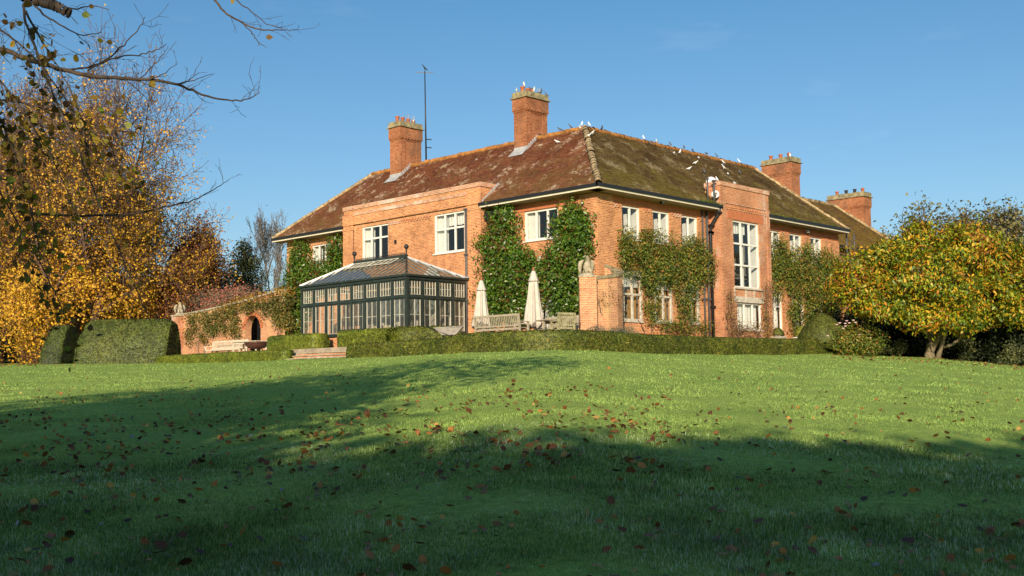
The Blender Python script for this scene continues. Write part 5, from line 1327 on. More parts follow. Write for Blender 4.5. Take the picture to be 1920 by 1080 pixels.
mb = MB(); mb.tube([f_ - np.array([0, 0, .3]), f_ + np.array([.1, 0, zt * .5]), f_ + np.array([0, 0, zt * .9])], [.3, .2, .05], 8); mb.build('trunk', M['twig'], t)
fs_ = foot(440, 76); hs_ = at(440, 528, 76)[2] - fs_[2]
tree('autumn_shrub', 'feathery pink red shrub showing over the garden wall', fs_, hs_, .07, 5, 'pink', 9000, .12, .075, .7, bark='bark_pale', trunk_frac=.25, kids=(3, 4), lift=.12, shrink=.72, rmin=.010, cloud=.18, mult=3, gradient=lambda z: .2 + z, half=2.6)
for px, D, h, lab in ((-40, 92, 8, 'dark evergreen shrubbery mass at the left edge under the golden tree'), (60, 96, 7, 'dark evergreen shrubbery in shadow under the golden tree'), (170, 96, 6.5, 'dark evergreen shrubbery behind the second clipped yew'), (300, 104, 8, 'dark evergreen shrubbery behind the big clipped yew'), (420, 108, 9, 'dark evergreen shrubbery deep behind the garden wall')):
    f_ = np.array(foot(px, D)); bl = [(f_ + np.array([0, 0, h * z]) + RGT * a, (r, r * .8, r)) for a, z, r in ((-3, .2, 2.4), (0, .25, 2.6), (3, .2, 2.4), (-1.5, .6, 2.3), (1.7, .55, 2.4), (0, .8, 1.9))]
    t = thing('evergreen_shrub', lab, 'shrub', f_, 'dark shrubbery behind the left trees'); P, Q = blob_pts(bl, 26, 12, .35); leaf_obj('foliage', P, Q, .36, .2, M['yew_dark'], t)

# the turning magnolia on the right: several stems and a wide low crown of hanging leaves
F0 = foot(1745, 56)
t = thing('magnolia_tree', 'wide low magnolia tree turning yellow and orange on the right edge of the lawn', 'tree', F0)
MD = 56.0
def mp(px, py, D=50): return at(px, py, D + 6)
mb = MB()
mb.tube([mp(1744, 676), mp(1743, 664), mp(1745, 655), mp(1756, 638), mp(1777, 616, 49.6), mp(1802, 588, 49.2)], [.34, .25, .20, .18, .14, .09], 10)
mb.tube([mp(1744, 660), mp(1745, 645), mp(1744, 632), mp(1735, 610, 50.5), mp(1716, 580, 51)], [.22, .19, .17, .12, .07], 9)
mb.tube([mp(1757, 676, 49.8), mp(1763, 656, 49.7), mp(1772, 628, 49.4), mp(1782, 600, 49)], [.15, .11, .09, .05], 8)
mb.tube([mp(1766, 652, 49.7), mp(1786, 646, 49.2), mp(1798, 636, 48.9), mp(1808, 620, 48.7), mp(1830, 606, 48.5)], [.085, .08, .07, .06, .03], 8)
mb.tube([mp(1738, 610, 50.5), mp(1690, 560, 50.5), mp(1640, 520, 50)], [.1, .07, .03], 7); mb.tube([mp(1780, 612, 49.4), mp(1840, 540, 50), mp(1890, 500, 50.5)], [.1, .07, .03], 7); mb.tube([mp(1770, 620, 49.6), mp(1765, 540, 50), mp(1745, 470, 50)], [.1, .07, .03], 7)
mb.build('trunk', M['bark_pale'], t)
bl = []
for px, py, dD, rx, ry, rd in ((1600, 520, 0, 40, 38, 1.5), (1625, 555, -.6, 40, 28, 1.4), (1650, 490, .5, 46, 36, 1.8), (1668, 575, -1.2, 48, 26, 1.4), (1700, 530, -.8, 52, 36, 1.8), (1725, 455, .8, 38, 30, 1.6), (1722, 432, 1, 20, 16, 1.0), (1740, 595, -1.8, 44, 22, 1.2), (1770, 540, -1.4, 52, 34, 1.7), (1790, 470, .6, 50, 34, 1.9), (1800, 600, -2, 46, 22, 1.2), (1810, 440, 1.2, 34, 22, 1.4), (1848, 560, -1, 52, 32, 1.7), (1860, 495, .4, 48, 34, 1.8), (1850, 455, 1, 30, 20, 1.2), (1905, 540, -.4, 50, 34, 1.8), (1900, 585, -1.2, 42, 24, 1.3), (1925, 480, .6, 46, 34, 1.8), (1965, 520, 0, 46, 44, 1.8), (1985, 570, -.6, 40, 30, 1.5), (1580, 545, 0, 24, 20, 1.0), (1660, 525, -.4, 40, 28, 1.4), (1690, 475, .2, 34, 26, 1.2), (1760, 500, -.2, 40, 28, 1.4)):
    c_ = mp(px, py, 50 + dD); m_ = 56 / FPX; bl.append((c_, (rx * m_, rd, ry * m_)))
P, Q = blob_pts(bl, 135, 20, .19, .6, .34, axes=(RGT, FWD, UPV))
leaf_obj('crown', P, unit(Q + np.array([0, 0, .3])), .21, .085, M['mag_tree'], t, updir=(0, 0, -.7), jit=.4)
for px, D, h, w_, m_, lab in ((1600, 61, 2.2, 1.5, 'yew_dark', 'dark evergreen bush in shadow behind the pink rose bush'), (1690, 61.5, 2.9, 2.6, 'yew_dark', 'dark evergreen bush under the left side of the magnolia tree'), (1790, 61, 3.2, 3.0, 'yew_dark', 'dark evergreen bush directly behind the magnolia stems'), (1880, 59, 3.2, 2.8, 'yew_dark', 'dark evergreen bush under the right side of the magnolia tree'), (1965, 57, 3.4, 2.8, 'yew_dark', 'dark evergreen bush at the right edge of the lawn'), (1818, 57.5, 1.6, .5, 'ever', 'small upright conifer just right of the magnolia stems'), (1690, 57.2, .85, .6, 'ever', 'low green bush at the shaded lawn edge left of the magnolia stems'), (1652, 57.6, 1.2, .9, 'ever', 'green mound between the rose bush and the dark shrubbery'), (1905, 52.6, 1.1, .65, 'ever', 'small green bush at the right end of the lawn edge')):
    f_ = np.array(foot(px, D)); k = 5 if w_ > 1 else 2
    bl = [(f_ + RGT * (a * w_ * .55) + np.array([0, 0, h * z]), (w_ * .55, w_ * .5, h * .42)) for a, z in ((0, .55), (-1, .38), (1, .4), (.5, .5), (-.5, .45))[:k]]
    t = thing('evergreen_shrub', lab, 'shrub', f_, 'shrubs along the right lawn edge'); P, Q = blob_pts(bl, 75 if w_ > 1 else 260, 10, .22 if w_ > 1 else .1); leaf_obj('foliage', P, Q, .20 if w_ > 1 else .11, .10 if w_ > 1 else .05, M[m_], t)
hp = [at(1600, 650, 67), at(1750, 650, 65), at(1900, 650, 63), at(2150, 650, 61)]
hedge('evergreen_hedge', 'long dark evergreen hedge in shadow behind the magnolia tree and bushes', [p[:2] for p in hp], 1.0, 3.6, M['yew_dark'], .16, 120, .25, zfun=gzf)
f_ = np.array(foot(1606, 56))
t = thing('rose_bush', 'pink flowering rose bush spilling over the end of the low box hedge', 'shrub', f_)
bl = [(at(px, py, D), (r, r, r * .8)) for px, py, D, r in ((1592, 632, 55.5, .55), (1612, 622, 56, .6), (1630, 628, 56, .6), (1605, 648, 55, .6), (1625, 650, 55, .6), (1583, 652, 55, .45), (1640, 640, 56, .5))]
P, Q = blob_pts(bl, 210, 8, .12); leaf_obj('foliage', P, Q, .11, .07, M['rose_leaf'], t)
M['petal'] = plain('pink_petals', (.62, .42, .40), .7, .1, 20)
for px, py in ((1587, 602), (1584, 607), (1592, 606), (1586, 612), (1575, 606), (1600, 601), (1604, 605), (1569, 609), (1618, 604), (1580, 616), (1632, 634), (1611, 628), (1553, 630)):
    c_ = at(px + rng.uniform(-1, 1), py, 55.3); mb = MB(); mb.lathe(tuple(c_), [(.02, -.03), (.06, -.01), (.085, .03), (.06, .04), (.03, .02)], 9, lambda a, i: 1 + .15 * math.sin(5 * a)); mb.build('flower', M['petal'], t)
for px, D, h, n_, m_, lab in ((1822, 84, 12.2, 9000, 'olive', 'grey green tree rising behind the magnolia tree'), (1880, 92, 12, 7000, 'dull', 'dull olive tree behind the right side of the magnolia tree'), (1935, 88, 12.8, 2500, 'dull', 'half bare purplish tree at the right edge of the photo'), (1760, 100, 9, 6000, 'dull', 'dull tree far behind the rear wing of the house')):
    tree('background_tree', lab, foot(px, D), h, .25, 5, m_, n_, .26, .17, .7, trunk_frac=.28, kids=(3, 4), lift=.1, shrink=.69, rmin=.016, group='trees behind the house on the right', cloud=.35)

# ------------------------------------------------------------------ the overhanging tree on the left, close to the viewer
ng = foot(-330, 9.2)
nt_tree = thing('lime_tree', 'lime tree overhanging the left of the lawn, sparse brown and green leaves on drooping twigs', 'tree', ng)
lines = [
    ([(-330, 700, 9.2), (-320, 300, 9.2), (-260, 60, 9.1), (-120, -80, 9.0), (-10, -60, 9.0), (48, -8, 9.0)], .24, .065, 0),
    ([(-260, 60, 9.1), (-300, -300, 9.3), (-250, -700, 9.5), (-200, -1000, 9.8)], .2, .06, 0),
    ([(-120, -80, 9.0), (60, -300, 9.4), (250, -520, 10)], .1, .03, 0), ([(60, -300, 9.4), (300, -260, 10.2), (395, -10, 10.4)], .04, .014, 0),
    ([(30, -30, 9.0), (60, -3, 9.0), (85, 3, 9.0), (112, 15, 9.0), (132, 26, 9.0)], .062, .042, 0),
    ([(48, -8, 9.0), (42, 22, 9.0), (60, 75, 9.0), (80, 130, 9.0), (112, 205, 8.9), (150, 290, 8.8), (185, 380, 8.8), (215, 450, 8.8), (245, 520, 8.8), (268, 570, 8.8), (286, 612, 8.8)], .012, .003, .42),
    ([(-60, 75, 9.2), (0, 92, 9.2), (60, 113, 9.2), (120, 131, 9.2), (180, 145, 9.2), (240, 147, 9.2), (290, 150, 9.2), (335, 158, 9.2), (380, 178, 9.2), (430, 190, 9.2), (465, 188, 9.2), (487, 172, 9.2)], .026, .003, .05),
    ([(48, 20, 9), (80, 80, 9.1), (120, 140, 9.1), (150, 215, 9.1), (165, 290, 9.1)], .010, .003, 1.0),
    ([(120, 131, 9.2), (170, 128, 9.3), (215, 107, 9.3), (260, 103, 9.3), (295, 95, 9.3), (312, 82, 9.3)], .009, .003, .1),
    ([(165, 132, 9.2), (205, 108, 9.1), (238, 78, 9.1), (262, 52, 9.1), (272, 32, 9.1)], .008, .003, .05),
    ([(262, 148, 9.2), (285, 125, 9.3), (303, 106, 9.3), (315, 86, 9.3)], .006, .002, .0), ([(280, 150, 9.2), (310, 138, 9.1), (333, 118, 9.1)], .005, .002, .0),
    ([(232, 148, 9.2), (255, 165, 9.2), (280, 190, 9.2)], .005, .002, .1), ([(255, 148, 9.2), (285, 165, 9.2), (325, 174, 9.2)], .005, .002, .1), ([(335, 158, 9.2), (365, 150, 9.2), (400, 138, 9.2)], .005, .002, .0),
    ([(-80, 60, 9.4), (0, 150, 9.4), (60, 230, 9.4), (110, 320, 9.4), (150, 410, 9.4)], .011, .003, 1.3),
    ([(-80, 150, 9.0), (0, 215, 9.0), (32, 300, 9.0), (60, 400, 9.0), (75, 480, 9.0)], .010, .003, 1.5),
    ([(-100, 250, 9.3), (-20, 330, 9.3), (40, 430, 9.3), (90, 520, 9.3), (120, 590, 9.3)], .009, .003, 1.0),
    ([(-90, 20, 9.2), (0, 50, 9.2), (70, 110, 9.2), (130, 200, 9.2), (200, 270, 9.2), (230, 320, 9.2)], .010, .003, 1.0),
    ([(-60, 180, 9.6), (30, 190, 9.6), (110, 210, 9.6), (190, 240, 9.6), (250, 250, 9.6)], .012, .003, .8),
    ([(60, 5, 9.0), (100, 40, 9.0), (150, 68, 9.0), (190, 60, 9.0)], .01, .003, .3), ([(85, 3, 9), (140, 20, 9), (170, 8, 9), (205, 18, 9)], .008, .003, .2),
    ([(395, -10, 10.4), (418, 22, 10.4), (455, 44, 10.4), (495, 58, 10.4), (530, 55, 10.4), (552, 57, 10.4)], .012, .003, .0),
    ([(395, -60, 10.4), (440, 0, 10.4), (470, 20, 10.4), (500, 48, 10.4), (530, 52, 10.4)], .008, .003, .0), ([(455, 44, 10.4), (472, 60, 10.4), (482, 78, 10.4), (500, 90, 10.4)], .006, .002, .0),
    ([(60, 400, 12), (150, 405, 12), (250, 402, 12), (310, 388, 12), (365, 376, 12), (402, 355, 12), (430, 336, 12)], .016, .003, .15)]
segs, leafP, leafN = [], [], []
for pts, r0, r1, lf in lines:
    P3 = np.array([at(*p) for p in pts]); n = len(P3)
    ts = np.linspace(0, n - 1, (n - 1) * 5 + 1); Q3 = np.stack([np.interp(ts, range(n), P3[:, i]) for i in range(3)], 1)
    if r0 < .1:                                                            # smooth the line, then let it waver a little
        for _ in range(4): Q3[1:-1] = Q3[1:-1] * .5 + (Q3[:-2] + Q3[2:]) * .25
        Q3[1:-1] += rng.normal(0, .004, (len(ts) - 2, 3))
    rad = np.linspace(r0, r1, len(ts))
    for i in range(len(ts) - 1): segs.append((*Q3[i], *Q3[i + 1], rad[i], rad[i + 1]))
    if pts[0][1] < -200 and pts[-1][1] < -200 or r0 > .05: continue
    L = np.linalg.norm(np.diff(Q3, axis=0), axis=1).sum()
    for _ in range(int(L * (26 if lf > .5 else 8))):                        # side twigs
        i = rng.integers(2, len(ts) - 1); d = unit(Q3[min(i + 1, len(ts) - 1)] - Q3[i - 1]); sd = rng.normal(0, 1, 3); sd[2] -= .25 * (lf > .5); sd = unit(sd)
        p = Q3[i]; q = unit(d * .8 + sd * .75); ln = rng.uniform(.1, .5 if lf > .5 else .3)
        for k in range(4):
            q = unit(q + rng.normal(0, .2, 3) + np.array([0, 0, -.1 if lf > .5 else .06])); p2 = p + q * ln / 4; segs.append((*p, *p2, max(.0018, rad[i] * .3 * (1 - k * .2)), .0016)); p = p2
            if rng.random() < .45:
                e = unit(q + rng.normal(0, .6, 3)); segs.append((*p, *(p + e * ln * .3), .0016, .0012))
                if rng.random() < lf * .5: leafP.append(p + e * ln * .3 + np.array([0, 0, -.03])); leafN.append(unit(rng.normal(0, 1, 3)))
            if rng.random() < lf * .42: leafP.append(p + np.array([0, 0, -.03])); leafN.append(unit(rng.normal(0, 1, 3)))
for px, py, D in ((232, 182, 9.2), (286, 145, 9.2), (285, 158, 9.2), (505, 70, 10.4), (436, 3, 10.4), (172, 12, 9), (161, 28, 9)): leafP.append(at(px, py, D)); leafN.append(-FWD + rng.normal(0, .3, 3))
# unseen upper crown of the same tree (it shades the left of the lawn)
uc = []
for s_, D, z in ((-7.5, 9, 1.2), (-6.8, 7.5, 2.8), (-8.5, 10.5, 3.2), (-6.2, 10, 4.6), (-4.2, 8.2, 4.9), (-7.2, 8.5, 6.0), (-5.0, 10.5, 7.0), (-9.5, 8.0, 5.6), (-3.0, 9.5, 6.0), (-6.5, 9, 8.4), (-10.5, 10, 2.0), (-8.5, 8.5, 8.0), (-2.4, 8.4, 7.6)):
    uc.append((np.array([CAM[0], CAM[1], 0]) + RGT * s_ + FWD * D + np.array([0, 0, z]), (1.6, 1.6, 1.1)))
UP_, UN_ = blob_pts(uc, 15, 8, .3, .3)
V, F = tubes_arrays(segs, 6); link('trunk', fast_mesh('trunk', V, F), M['bark_dark'], nt_tree)
def round_leaves(P, Nn, L, Wd, jit=.5, curl=.25, sizevar=.35):
    """broad pointed leaves of eight corners, gently curled"""
    n = len(P); nn = unit(np.asarray(Nn) + rng.normal(0, jit, (n, 3))); t = rng.normal(0, 1, (n, 3)); t = unit(t - (t * nn).sum(1, keepdims=True) * nn); b = np.cross(nn, t)
    s_ = (1 + rng.uniform(-sizevar, sizevar, (n, 1))) * .5
    sh_ = [(-.85, 0), (-.75, .55), (-.2, .95), (.35, .75), (1.05, 0), (.35, -.75), (-.2, -.95), (-.75, -.55)]
    cu = curl * (rng.random((n, 1)) * 1.6 - .3)
    V = np.stack([P + t * a * L * s_ + b * c * Wd * s_ + nn * (cu * (c * c * Wd + .5 * a * a * L) * s_) for a, c in sh_], 1)
    base = np.arange(n)[:, None] * 8
    F = np.concatenate([base + np.array([[0, 1, 2, 3]]), base + np.array([[0, 3, 4, 5]]), base + np.array([[0, 5, 6, 7]])])
    return V.reshape(-1, 3), F
a_ = round_leaves(np.array(leafP), np.array(leafN), .060, .050)
b_ = round_leaves(UP_, UN_, .22, .17)
V, F = merge([a_, b_]); link('crown', fast_mesh('crown', V, F), M['near_leaf'], nt_tree)

# ------------------------------------------------------------------ trees standing behind the viewer: their shade lies over the near lawn
def at_cam(s_, D, dz=0):
    p = CAM + RGT * s_ + FWD * D; return (float(p[0]), float(p[1]), float(ground(p[0], p[1])) + dz)
proto = thing('park_tree', 'broad leafy park tree standing behind the viewer, shading the near lawn', 'tree', (0, 0, 0), 'park trees behind the viewer')
bl = [((a, b, z), (r, r, r * .8)) for a, b, z, r in ((0, 0, 10.6, 3.0), (-2.3, .5, 9.6, 2.4), (2.3, -.4, 9.8, 2.4), (0, 0, 12.4, 2.0), (1.2, .3, 11.9, 1.7), (-1.4, 0, 11.8, 1.7), (0, 1, 8.4, 2.6), (-2.8, 0, 8.0, 1.9), (2.9, 0, 8.2, 1.9), (0, 0, 6.6, 2.4))]
P, Q = blob_pts(bl, 26, 10, .35, .2); leaf_obj('crown', P, Q, .42, .34, M['dull'], proto)
mb = MB(); mb.tube([(0, 0, -.5), (0, 0, 3), (.2, 0, 7), (0, 0, 11)], [.4, .3, .2, .08], 8); mb.tube([(0, 0, 4.5), (1.2, .2, 7), (2.4, 0, 9.5)], [.16, .1, .04], 6); mb.tube([(0, 0, 4.8), (-1.2, .2, 7), (-2.4, 0, 9.2)], [.16, .1, .04], 6); mb.build('trunk', M['bark'], proto)
back = [(-12.5, -22, .98, 0, 'straight behind the lime tree'), (-8.6, -23, .97, 1.1, 'just right of the one behind the lime tree'), (-5.0, -22, .915, 2.3, 'left of the middle of the row'), (-1.7, -22.5, .955, 3.6, 'in the middle of the row'), (3.0, -22, .955, 4.4, 'right of the middle of the row'), (6.6, -22.5, .93, 5.2, 'second from the right end of the row'), (10.6, -22, .95, .6, 'at the right end of the row'), (-17.5, -23, 1.05, 5.0, 'at the left end of the row')]
for i, (s_, D, k, rz, lb) in enumerate(back):
    o = proto if i == 0 else copy_tree(proto)
    o.location = at_cam(s_, D); o.rotation_euler = (0, 0, rz); o.scale = (k, k, k); o['label'] = 'broad leafy park tree behind the viewer, ' + lb
thin = thing('park_tree', 'thin-crowned park tree close behind the viewer, leftmost of three', 'tree', (0, 0, 0), 'thin-crowned park trees behind the viewer')
bl = [((a, b, z), (r, r, r * .8)) for a, b, z, r in ((0, 0, 10.6, 2.6), (-2.3, .5, 9.2, 2.0), (2.3, -.4, 9.8, 2.0), (0, 0, 12.6, 1.6), (1.4, .3, 11.9, 1.4), (-1.6, 0, 11.4, 1.5), (0, 1, 7.6, 2.2), (-2.8, 0, 7.0, 1.6), (2.9, 0, 7.2, 1.6))]
P, Q = blob_pts(bl, 10, 12, .4, .2, .4); leaf_obj('crown', P, Q, .34, .26, M['dull'], thin)
sg, _t = grow((0, 0, -.4), (0, 0, 1), 4.2, .32, 4, (3, 3), 4, .7, .12, .12, .72, .02); V, F = tubes_arrays(sg, 5); link('trunk', fast_mesh('trunk', V, F), M['bark'], thin)
for i, (s_, D, k, rz, lb) in enumerate([(-14.0, -8, 1.12, 0, 'leftmost'), (-9.6, -9, 1.08, 2.0, 'middle one'), (-11.5, -13, 1.28, 4.0, 'farthest back')]):
    o = thin if i == 0 else copy_tree(thin)
    o.location = at_cam(s_, D); o.rotation_euler = (0, 0, rz); o.scale = (k, k, k); o['label'] = 'thin-crowned park tree close behind the viewer, %s of three' % lb

# ------------------------------------------------------------------ grass and fallen leaves
M['grass'] = leafmat('grass_blades', [(0, (.175, .275, .066)), (.5, (.24, .35, .088)), (1, (.31, .43, .13))], .6, .10, .2, drift=.25, fine=.18, fscale=.9)
def lawn_point(px, py):
    """walk the sight line down to the lawn"""
    x, y = (px - 960) / FPX, -(py - 540) / FPX
    r, u = x * cr - y * sr, x * sr + y * cr
    d = r[:, None] * RGT + (cp - u * sp)[:, None] * FWD + (sp + u * cp)[:, None] * UPV
    th_ = np.arctan2(d @ RGT, d @ FWD); hd = np.hypot(d @ RGT, d @ FWD); e = d[:, 2] / hd
    c = np.clip(th_, GTH[0], GTH[-1]); ze = np.interp(c, GTH, GZE); de = np.interp(c, GTH, GDE) / np.cos(c)
    R = 1.6 / np.maximum((ze + 3.3) / de - e, 1e-3)                          # -3.3 + k R/de = -1.7 + e R
    ok = (R < de) & (R > 3)
    X = CAM[0] + R * (np.cos(th_) * FWD[0] + np.sin(th_) * RGT[0]); Y = CAM[1] + R * (np.cos(th_) * FWD[1] + np.sin(th_) * RGT[1])
    return X[ok], Y[ok], R[ok]
n = 860000
X, Y, R = lawn_point(rng.uniform(-900, 2900, n), 655 + 600 * rng.beta(1.0, 1.0, n))
Z = ground(X, Y); n = len(X)
wd = np.maximum(.0035, R * .00042) * rng.uniform(.6, 1.3, n); ht = np.maximum(.028, np.minimum(.045, R * .0016)) * rng.uniform(.45, 1.25, n)
tuft = .6 + .6 * (np.sin(X * 2.1 + 1.3 * np.sin(Y * 1.7)) * np.sin(Y * 2.6 + X * .7) * .5 + .5); ht *= tuft
a = rng.uniform(0, 2 * math.pi, n); la = rng.uniform(0, 2 * math.pi, n); ln = rng.uniform(.1, .9, n) * ht
V = np.empty((n, 3, 3))
V[:, 0] = np.stack([X - np.cos(a) * wd, Y - np.sin(a) * wd, Z - .01], 1); V[:, 1] = np.stack([X + np.cos(a) * wd, Y + np.sin(a) * wd, Z - .01], 1)
V[:, 2] = np.stack([X + np.cos(la) * ln, Y + np.sin(la) * ln, Z + ht], 1)
M['grass_frost'] = leafmat('frosted_grass_blades', [(0, (.05, .10, .018)), (.45, (.15, .25, .050)), (.78, (.27, .38, .12)), (.93, (.42, .52, .30)), (1, (.58, .68, .56))], .6, .10, .25, drift=.2, fine=.35, fscale=1.3)
near = R < 15.5
V[near, 2, 2] += ht[near] * .45
for sel, mt, lb in ((near, 'grass_frost', 'short frosted grass of the shaded near lawn'), (~near, 'grass', 'short sunlit grass of the far lawn below the hedges')):
    k = int(sel.sum()); tag(link('grass', fast_mesh('grass', V[sel].reshape(-1, 3), np.arange(k * 3).reshape(k, 3)), M[mt]), lb, 'grass', kind='stuff')

M['fallen'] = leafmat('fallen_leaves', [(0, (.05, .022, .012)), (.4, (.16, .06, .022)), (.7, (.33, .13, .04)), (.9, (.46, .22, .05)), (1, (.50, .32, .09))], .6, .15)
n = 12500
px = rng.uniform(-250, 2170, n); py = 662 + 470 * rng.random(n) ** 1.0
w_ = np.exp(-((py - (815 - np.clip(px, 0, 1920) * .028)) / 75) ** 2) * np.where(px < 1250, 1.0, .38) + .11 * (py > 700) + .04
w_ *= np.where((px < 700) & (py < 900), 1.5, 1)
px_, py_ = px / 130, py / 46; cl = np.sin(px_ * 2.3 + 1.5 * np.sin(py_ * 1.9)) * np.sin(py_ * 2.7 + 1.2 * np.sin(px_ * 1.4)) + .5 * np.sin(px_ * 5.1 + py_ * 3.3)
w_ *= np.clip(.55 + .8 * cl, .12, 1.6)
ok = rng.random(n) < w_; X, Y, R = lawn_point(px[ok], py[ok]); Z = ground(X, Y)
size = np.clip(rng.lognormal(-3.08, .36, len(X)), .026, .105); order = np.argsort(R / size)
big, rest = order[:300], order[300:]
P = np.stack([X, Y, Z + .03], 1)
V, F = round_leaves(P[rest], np.tile([0, 0, 1.0], (len(rest), 1)), .085, .065, jit=.45, curl=.5)
tag(link('leaf_litter', fast_mesh('leaf_litter', V, F), M['fallen']), 'scatter of small brown and yellow autumn leaves across the far lawn', 'leaves', kind='stuff')
# litter under the magnolia tree and along the lawn edges
q = []
for _ in range(420): p_ = at(rng.uniform(1560, 2050), 690, rng.uniform(47, 56.5)); q.append((p_[0], p_[1], float(ground(p_[0], p_[1])) + .03))
for _ in range(260): p_ = at(rng.uniform(-80, 140), 690, rng.uniform(58, 75)); q.append((p_[0], p_[1], float(ground(p_[0], p_[1])) + .03))
V, F = round_leaves(np.array(q), np.tile([0, 0, 1.0], (len(q), 1)), .12, .09, jit=.4, curl=.4)
tag(link('leaf_litter', fast_mesh('leaf_litter', V, F), M['fallen']), 'orange leaf litter along the lawn edge under the trees', 'leaves', kind='stuff')
kinds = [('brown', 'curled brown autumn leaf lying on the near lawn', (.27, .115, .055), .95), ('russet', 'dry russet autumn leaf lying on the near lawn', (.42, .16, .055), .8), ('yellow', 'yellow autumn leaf lying on the near lawn', (.48, .28, .05), .55), ('dark', 'dark wet autumn leaf lying flat on the near lawn', (.13, .07, .05), .5), ('frost', 'pale frosted autumn leaf lying on the near lawn', (.26, .26, .29), .7)]
lm = []
for nm, lb, c_, cu in kinds:
    for v_ in range(3):
        V, F = round_leaves(np.zeros((1, 3)), np.array([[0, 0, 1.0]]), 1.0, rng.uniform(.55, .85), jit=.05, curl=cu, sizevar=0)
        V = np.concatenate([V, V[4:5] * .0 + V[0] * 1.0, V[0:1] * 1.75 + np.array([[0, 0, .04]]), V[0:1] * 1.75 + np.array([[.03, .02, .02]])]); F = np.concatenate([F, [[0, 8, 9, 10]]])
        me = fast_mesh('fallen_leaf', V, F); me.materials.append(M.setdefault('fl_' + nm, plain('fallen_leaf_' + nm, c_, .6, .35, 30))); lm.append((lb, me))
for i in big:
    lb, me = lm[int(rng.choice(5, p=[.38, .34, .12, .08, .08])) * 3 + int(rng.integers(0, 3))]
    o = bpy.data.objects.new('fallen_leaf', me); COL.objects.link(o)
    o.location = (X[i], Y[i], Z[i] + rng.uniform(.008, .028)); o.rotation_euler = (rng.normal(0, .5), rng.normal(0, .5), rng.uniform(0, 6.28)); k = float(size[i]); o.scale = (k, k, k)
    tag(o, lb, 'leaf', lb.replace('leaf', 'leaves', 1))

# ------------------------------------------------------------------ doves and pigeons on the roof
def bird_mesh(up):
    mb = MB()
    if up: prof = [(-.17, .03, .035, .012), (-.12, .05, .045, .02), (-.06, .10, .055, .045), (0, .15, .065, .06), (.05, .20, .06, .06), (.08, .245, .042, .045), (.10, .285, .032, .034), (.118, .31, .032, .032), (.14, .315, .022, .022), (.16, .308, .008, .008), (.178, .30, .003, .003)]
    else: prof = [(-.21, .07, .045, .010), (-.15, .085, .045, .018), (-.08, .105, .058, .045), (0, .115, .066, .06), (.06, .135, .058, .056), (.10, .17, .038, .04), (.125, .205, .031, .033), (.145, .22, .031, .031), (.168, .222, .02, .02), (.185, .214, .008, .008), (.20, .207, .003, .003)]
    mb.loft([[Vector((x, w_ * math.cos(2 * math.pi * i / 10), z + h * math.sin(2 * math.pi * i / 10))) for i in range(10)] for x, z, w_, h in prof])
    for e in (-1, 1): mb.tube([(.0, e * .025, .0), (.01, e * .025, .09)], .007, 5)
    return mb
birds = {}
for nm, mt in (('white_dove', 'feather_white'), ('grey_pigeon', 'feather_grey'), ('black_bird', 'feather_black')):
    for up_ in (0, 1):
        o = bird_mesh(up_).build(nm, M[mt]); birds[nm, up_] = o.data; bpy.data.objects.remove(o)
SL = .889
nL, nR = (-SL, 0, 1), (0, -SL, 1); pL, pR = (EO, 0, EZ + .04), (0, EO, EZ + .04)
def put(nm, cat, px, py, where, up_, yaw, label, k=1.0):
    if not isinstance(where, str): p = np.array(where, float)
    elif where == 'L': p = onPlane(px, py, pL, nL)
    elif where == 'R': p = onPlane(px, py, pR, nR)
    elif where == 'ridgeR': p = onY(px, py, 3.78); p[2] = 10.93
    else: p = onX(px, py, 3.78); p[2] = 10.93
    o = bpy.data.objects.new(nm, birds[nm, up_]); COL.objects.link(o); o.location = p; o.rotation_euler = (0, 0, yaw); k *= .82; o.scale = (k, k, k)
    tag(o, label, cat, {'white_dove': 'white doves on the roof', 'grey_pigeon': 'grey pigeons on the roof', 'black_bird': None}[nm])
d_, g_ = 'white_dove', 'grey_pigeon'
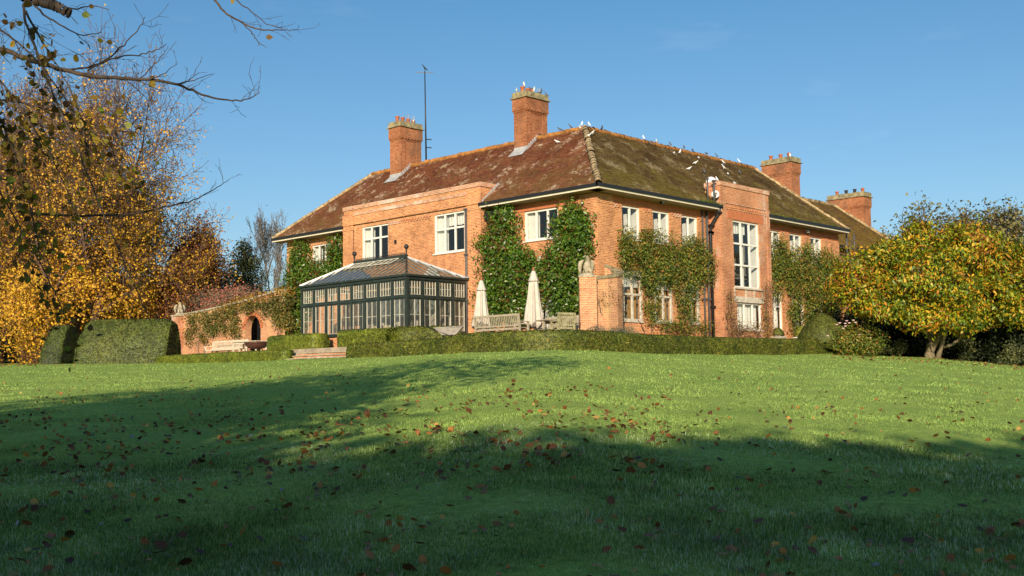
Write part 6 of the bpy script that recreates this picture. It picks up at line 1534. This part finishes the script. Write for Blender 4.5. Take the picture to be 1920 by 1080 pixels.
BIRDS = [(d_, 1045, 269, 'L', 0, 2.2, 'white dove alone on the red slope left of the front hip'), (d_, 1091, 236, 'ridgeL', 1, .4, 'white dove upright on the very peak of the front hip'), (d_, 1088, 243, 'L', 0, 3.5, 'white dove crouching just left below the peak of the front hip'),
         (d_, 1105, 238, 'ridgeR', 1, 1.2, 'white dove on the ridge just right of the peak'), (d_, 1111, 252, 'R', 0, 4.6, 'white dove on the mossy slope just right below the peak'), (d_, 1103, 258, 'L', 0, 5.2, 'white dove sitting on the pale hip tiles below the peak'),
         (d_, 1207, 266, 'ridgeR', 1, 1, 'white dove on the ridge, first one right of the long gap'), (d_, 1231, 272, 'ridgeR', 0, 3.6, 'white dove leaning on the ridge, second after the long gap'), (d_, 1264, 290, 'R', 0, .5, 'white dove on the moss just under the middle of the ridge, leftmost of a pair'),
         (d_, 1275, 288, 'R', 1, .2, 'white dove on the moss just under the middle of the ridge, right of a pair'), (d_, 1310, 299, 'R', 0, .8, 'white dove lying low against the ridge between grey pigeons'), (d_, 1304, 308, 'R', 0, 5.2, 'white dove with a spread tail midway down the upper mossy slope'),
         (d_, 1292, 319, 'R', 0, 5.4, 'white dove lowest on the open moss above the vent pipes'), (d_, 1356, 307, 'R', 1, 2, 'white dove near the ridge above the stair tower, upper of two'), (d_, 1357, 317, 'R', 1, 2.4, 'white dove above the stair tower, below a grey pigeon'), (d_, 1365, 329, 'R', 0, .7, 'white dove on the moss right above the stair tower'),
         (d_, 1350, 340, (8.97, -.45, 8.17), 1, 1.1, 'white dove on the left front corner of the stair tower parapet'), (d_, 1381, 345, (10.5, -.5, 8.17), 0, .9, 'white dove leaning forward on the middle of the tower parapet'), (d_, 1386, 311, 'ridgeR', 1, 1.5, 'white dove on the ridge, last one to the right'), (d_, 1480, 289, (23.3, 3.55, 12.0), 1, .6, 'white dove on the chimney at the right end of the main roof'),
         (g_, 1070, 243, 'ridgeL', 1, 2.4, 'grey pigeon on the ridge left of the peak, nearer the peak'), (g_, 1050, 247, 'ridgeL', 0, 2.6, 'grey pigeon on the ridge between the tall chimney and the peak'), (g_, 1129, 250, 'ridgeR', 0, 4, 'grey pigeon hugging the ridge right of the peak'), (g_, 1219, 272, 'R', 1, 2, 'grey pigeon between two white doves on the ridge'),
         (g_, 1257, 278, 'ridgeR', 1, 1.2, 'grey pigeon upright on the middle of the ridge'), (g_, 1283, 285, 'ridgeR', 1, .8, 'grey pigeon upright on the ridge right of the middle'), (g_, 1299, 290, 'ridgeR', 0, .9, 'grey pigeon with raised tail on the ridge above the low white dove'), (g_, 1325, 298, 'ridgeR', 0, 1.3, 'grey pigeon low on the ridge left of the stair tower'),
         (g_, 1344, 302, 'ridgeR', 1, 1.7, 'grey pigeon upright on the ridge over the left side of the stair tower'), (g_, 1357, 312, 'R', 0, 1, 'grey pigeon between two white doves above the stair tower'), (g_, 1321, 325, 'R', 1, 1, 'grey pigeon on open moss beside the vent pipes'), (g_, 1387, 326, 'R', 1, 1, 'grey pigeon on open moss right of the stair tower'), (g_, 1012, 255, 'L', 0, 1, 'grey pigeon on the lead flashing of the tall chimney'),
         (d_, 985, 168, (3.25, 7.4, 13.5), 1, 3.6, 'white dove on a pot of the tall chimney'), (d_, 976, 180, (2.9, 7.62, 13.2), 0, 4, 'white dove on the left cap edge of the tall chimney'), (d_, 1000, 182, (3.55, 6.98, 13.2), 1, 4.2, 'white dove on the front cap edge of the tall chimney'), (g_, 1014, 184, (4.1, 6.99, 13.2), 1, 4.4, 'grey pigeon on the front cap edge of the tall chimney'), (g_, 1013, 173, (3.9, 7.5, 13.46), 0, 2, 'grey pigeon among the pots of the tall chimney'),
         (g_, 1030, 178, (4.62, 7.1, 13.2), 1, 2.2, 'grey pigeon at the right end of the tall chimney cap'), (d_, 780, 236, (3.95, 16.93, 13.36), 0, 4.2, 'white dove on the cap of the left chimney')]
for nm, px, py, wh, up_, yw, lb in BIRDS: put(nm, 'bird', px, py, wh, up_, yw, lb)
put('black_bird', 'bird', 0, 0, P1 + np.array([0, 0, .02]), 1, 2.6, 'black bird perched on the top of the tall aerial pole', 1.3)
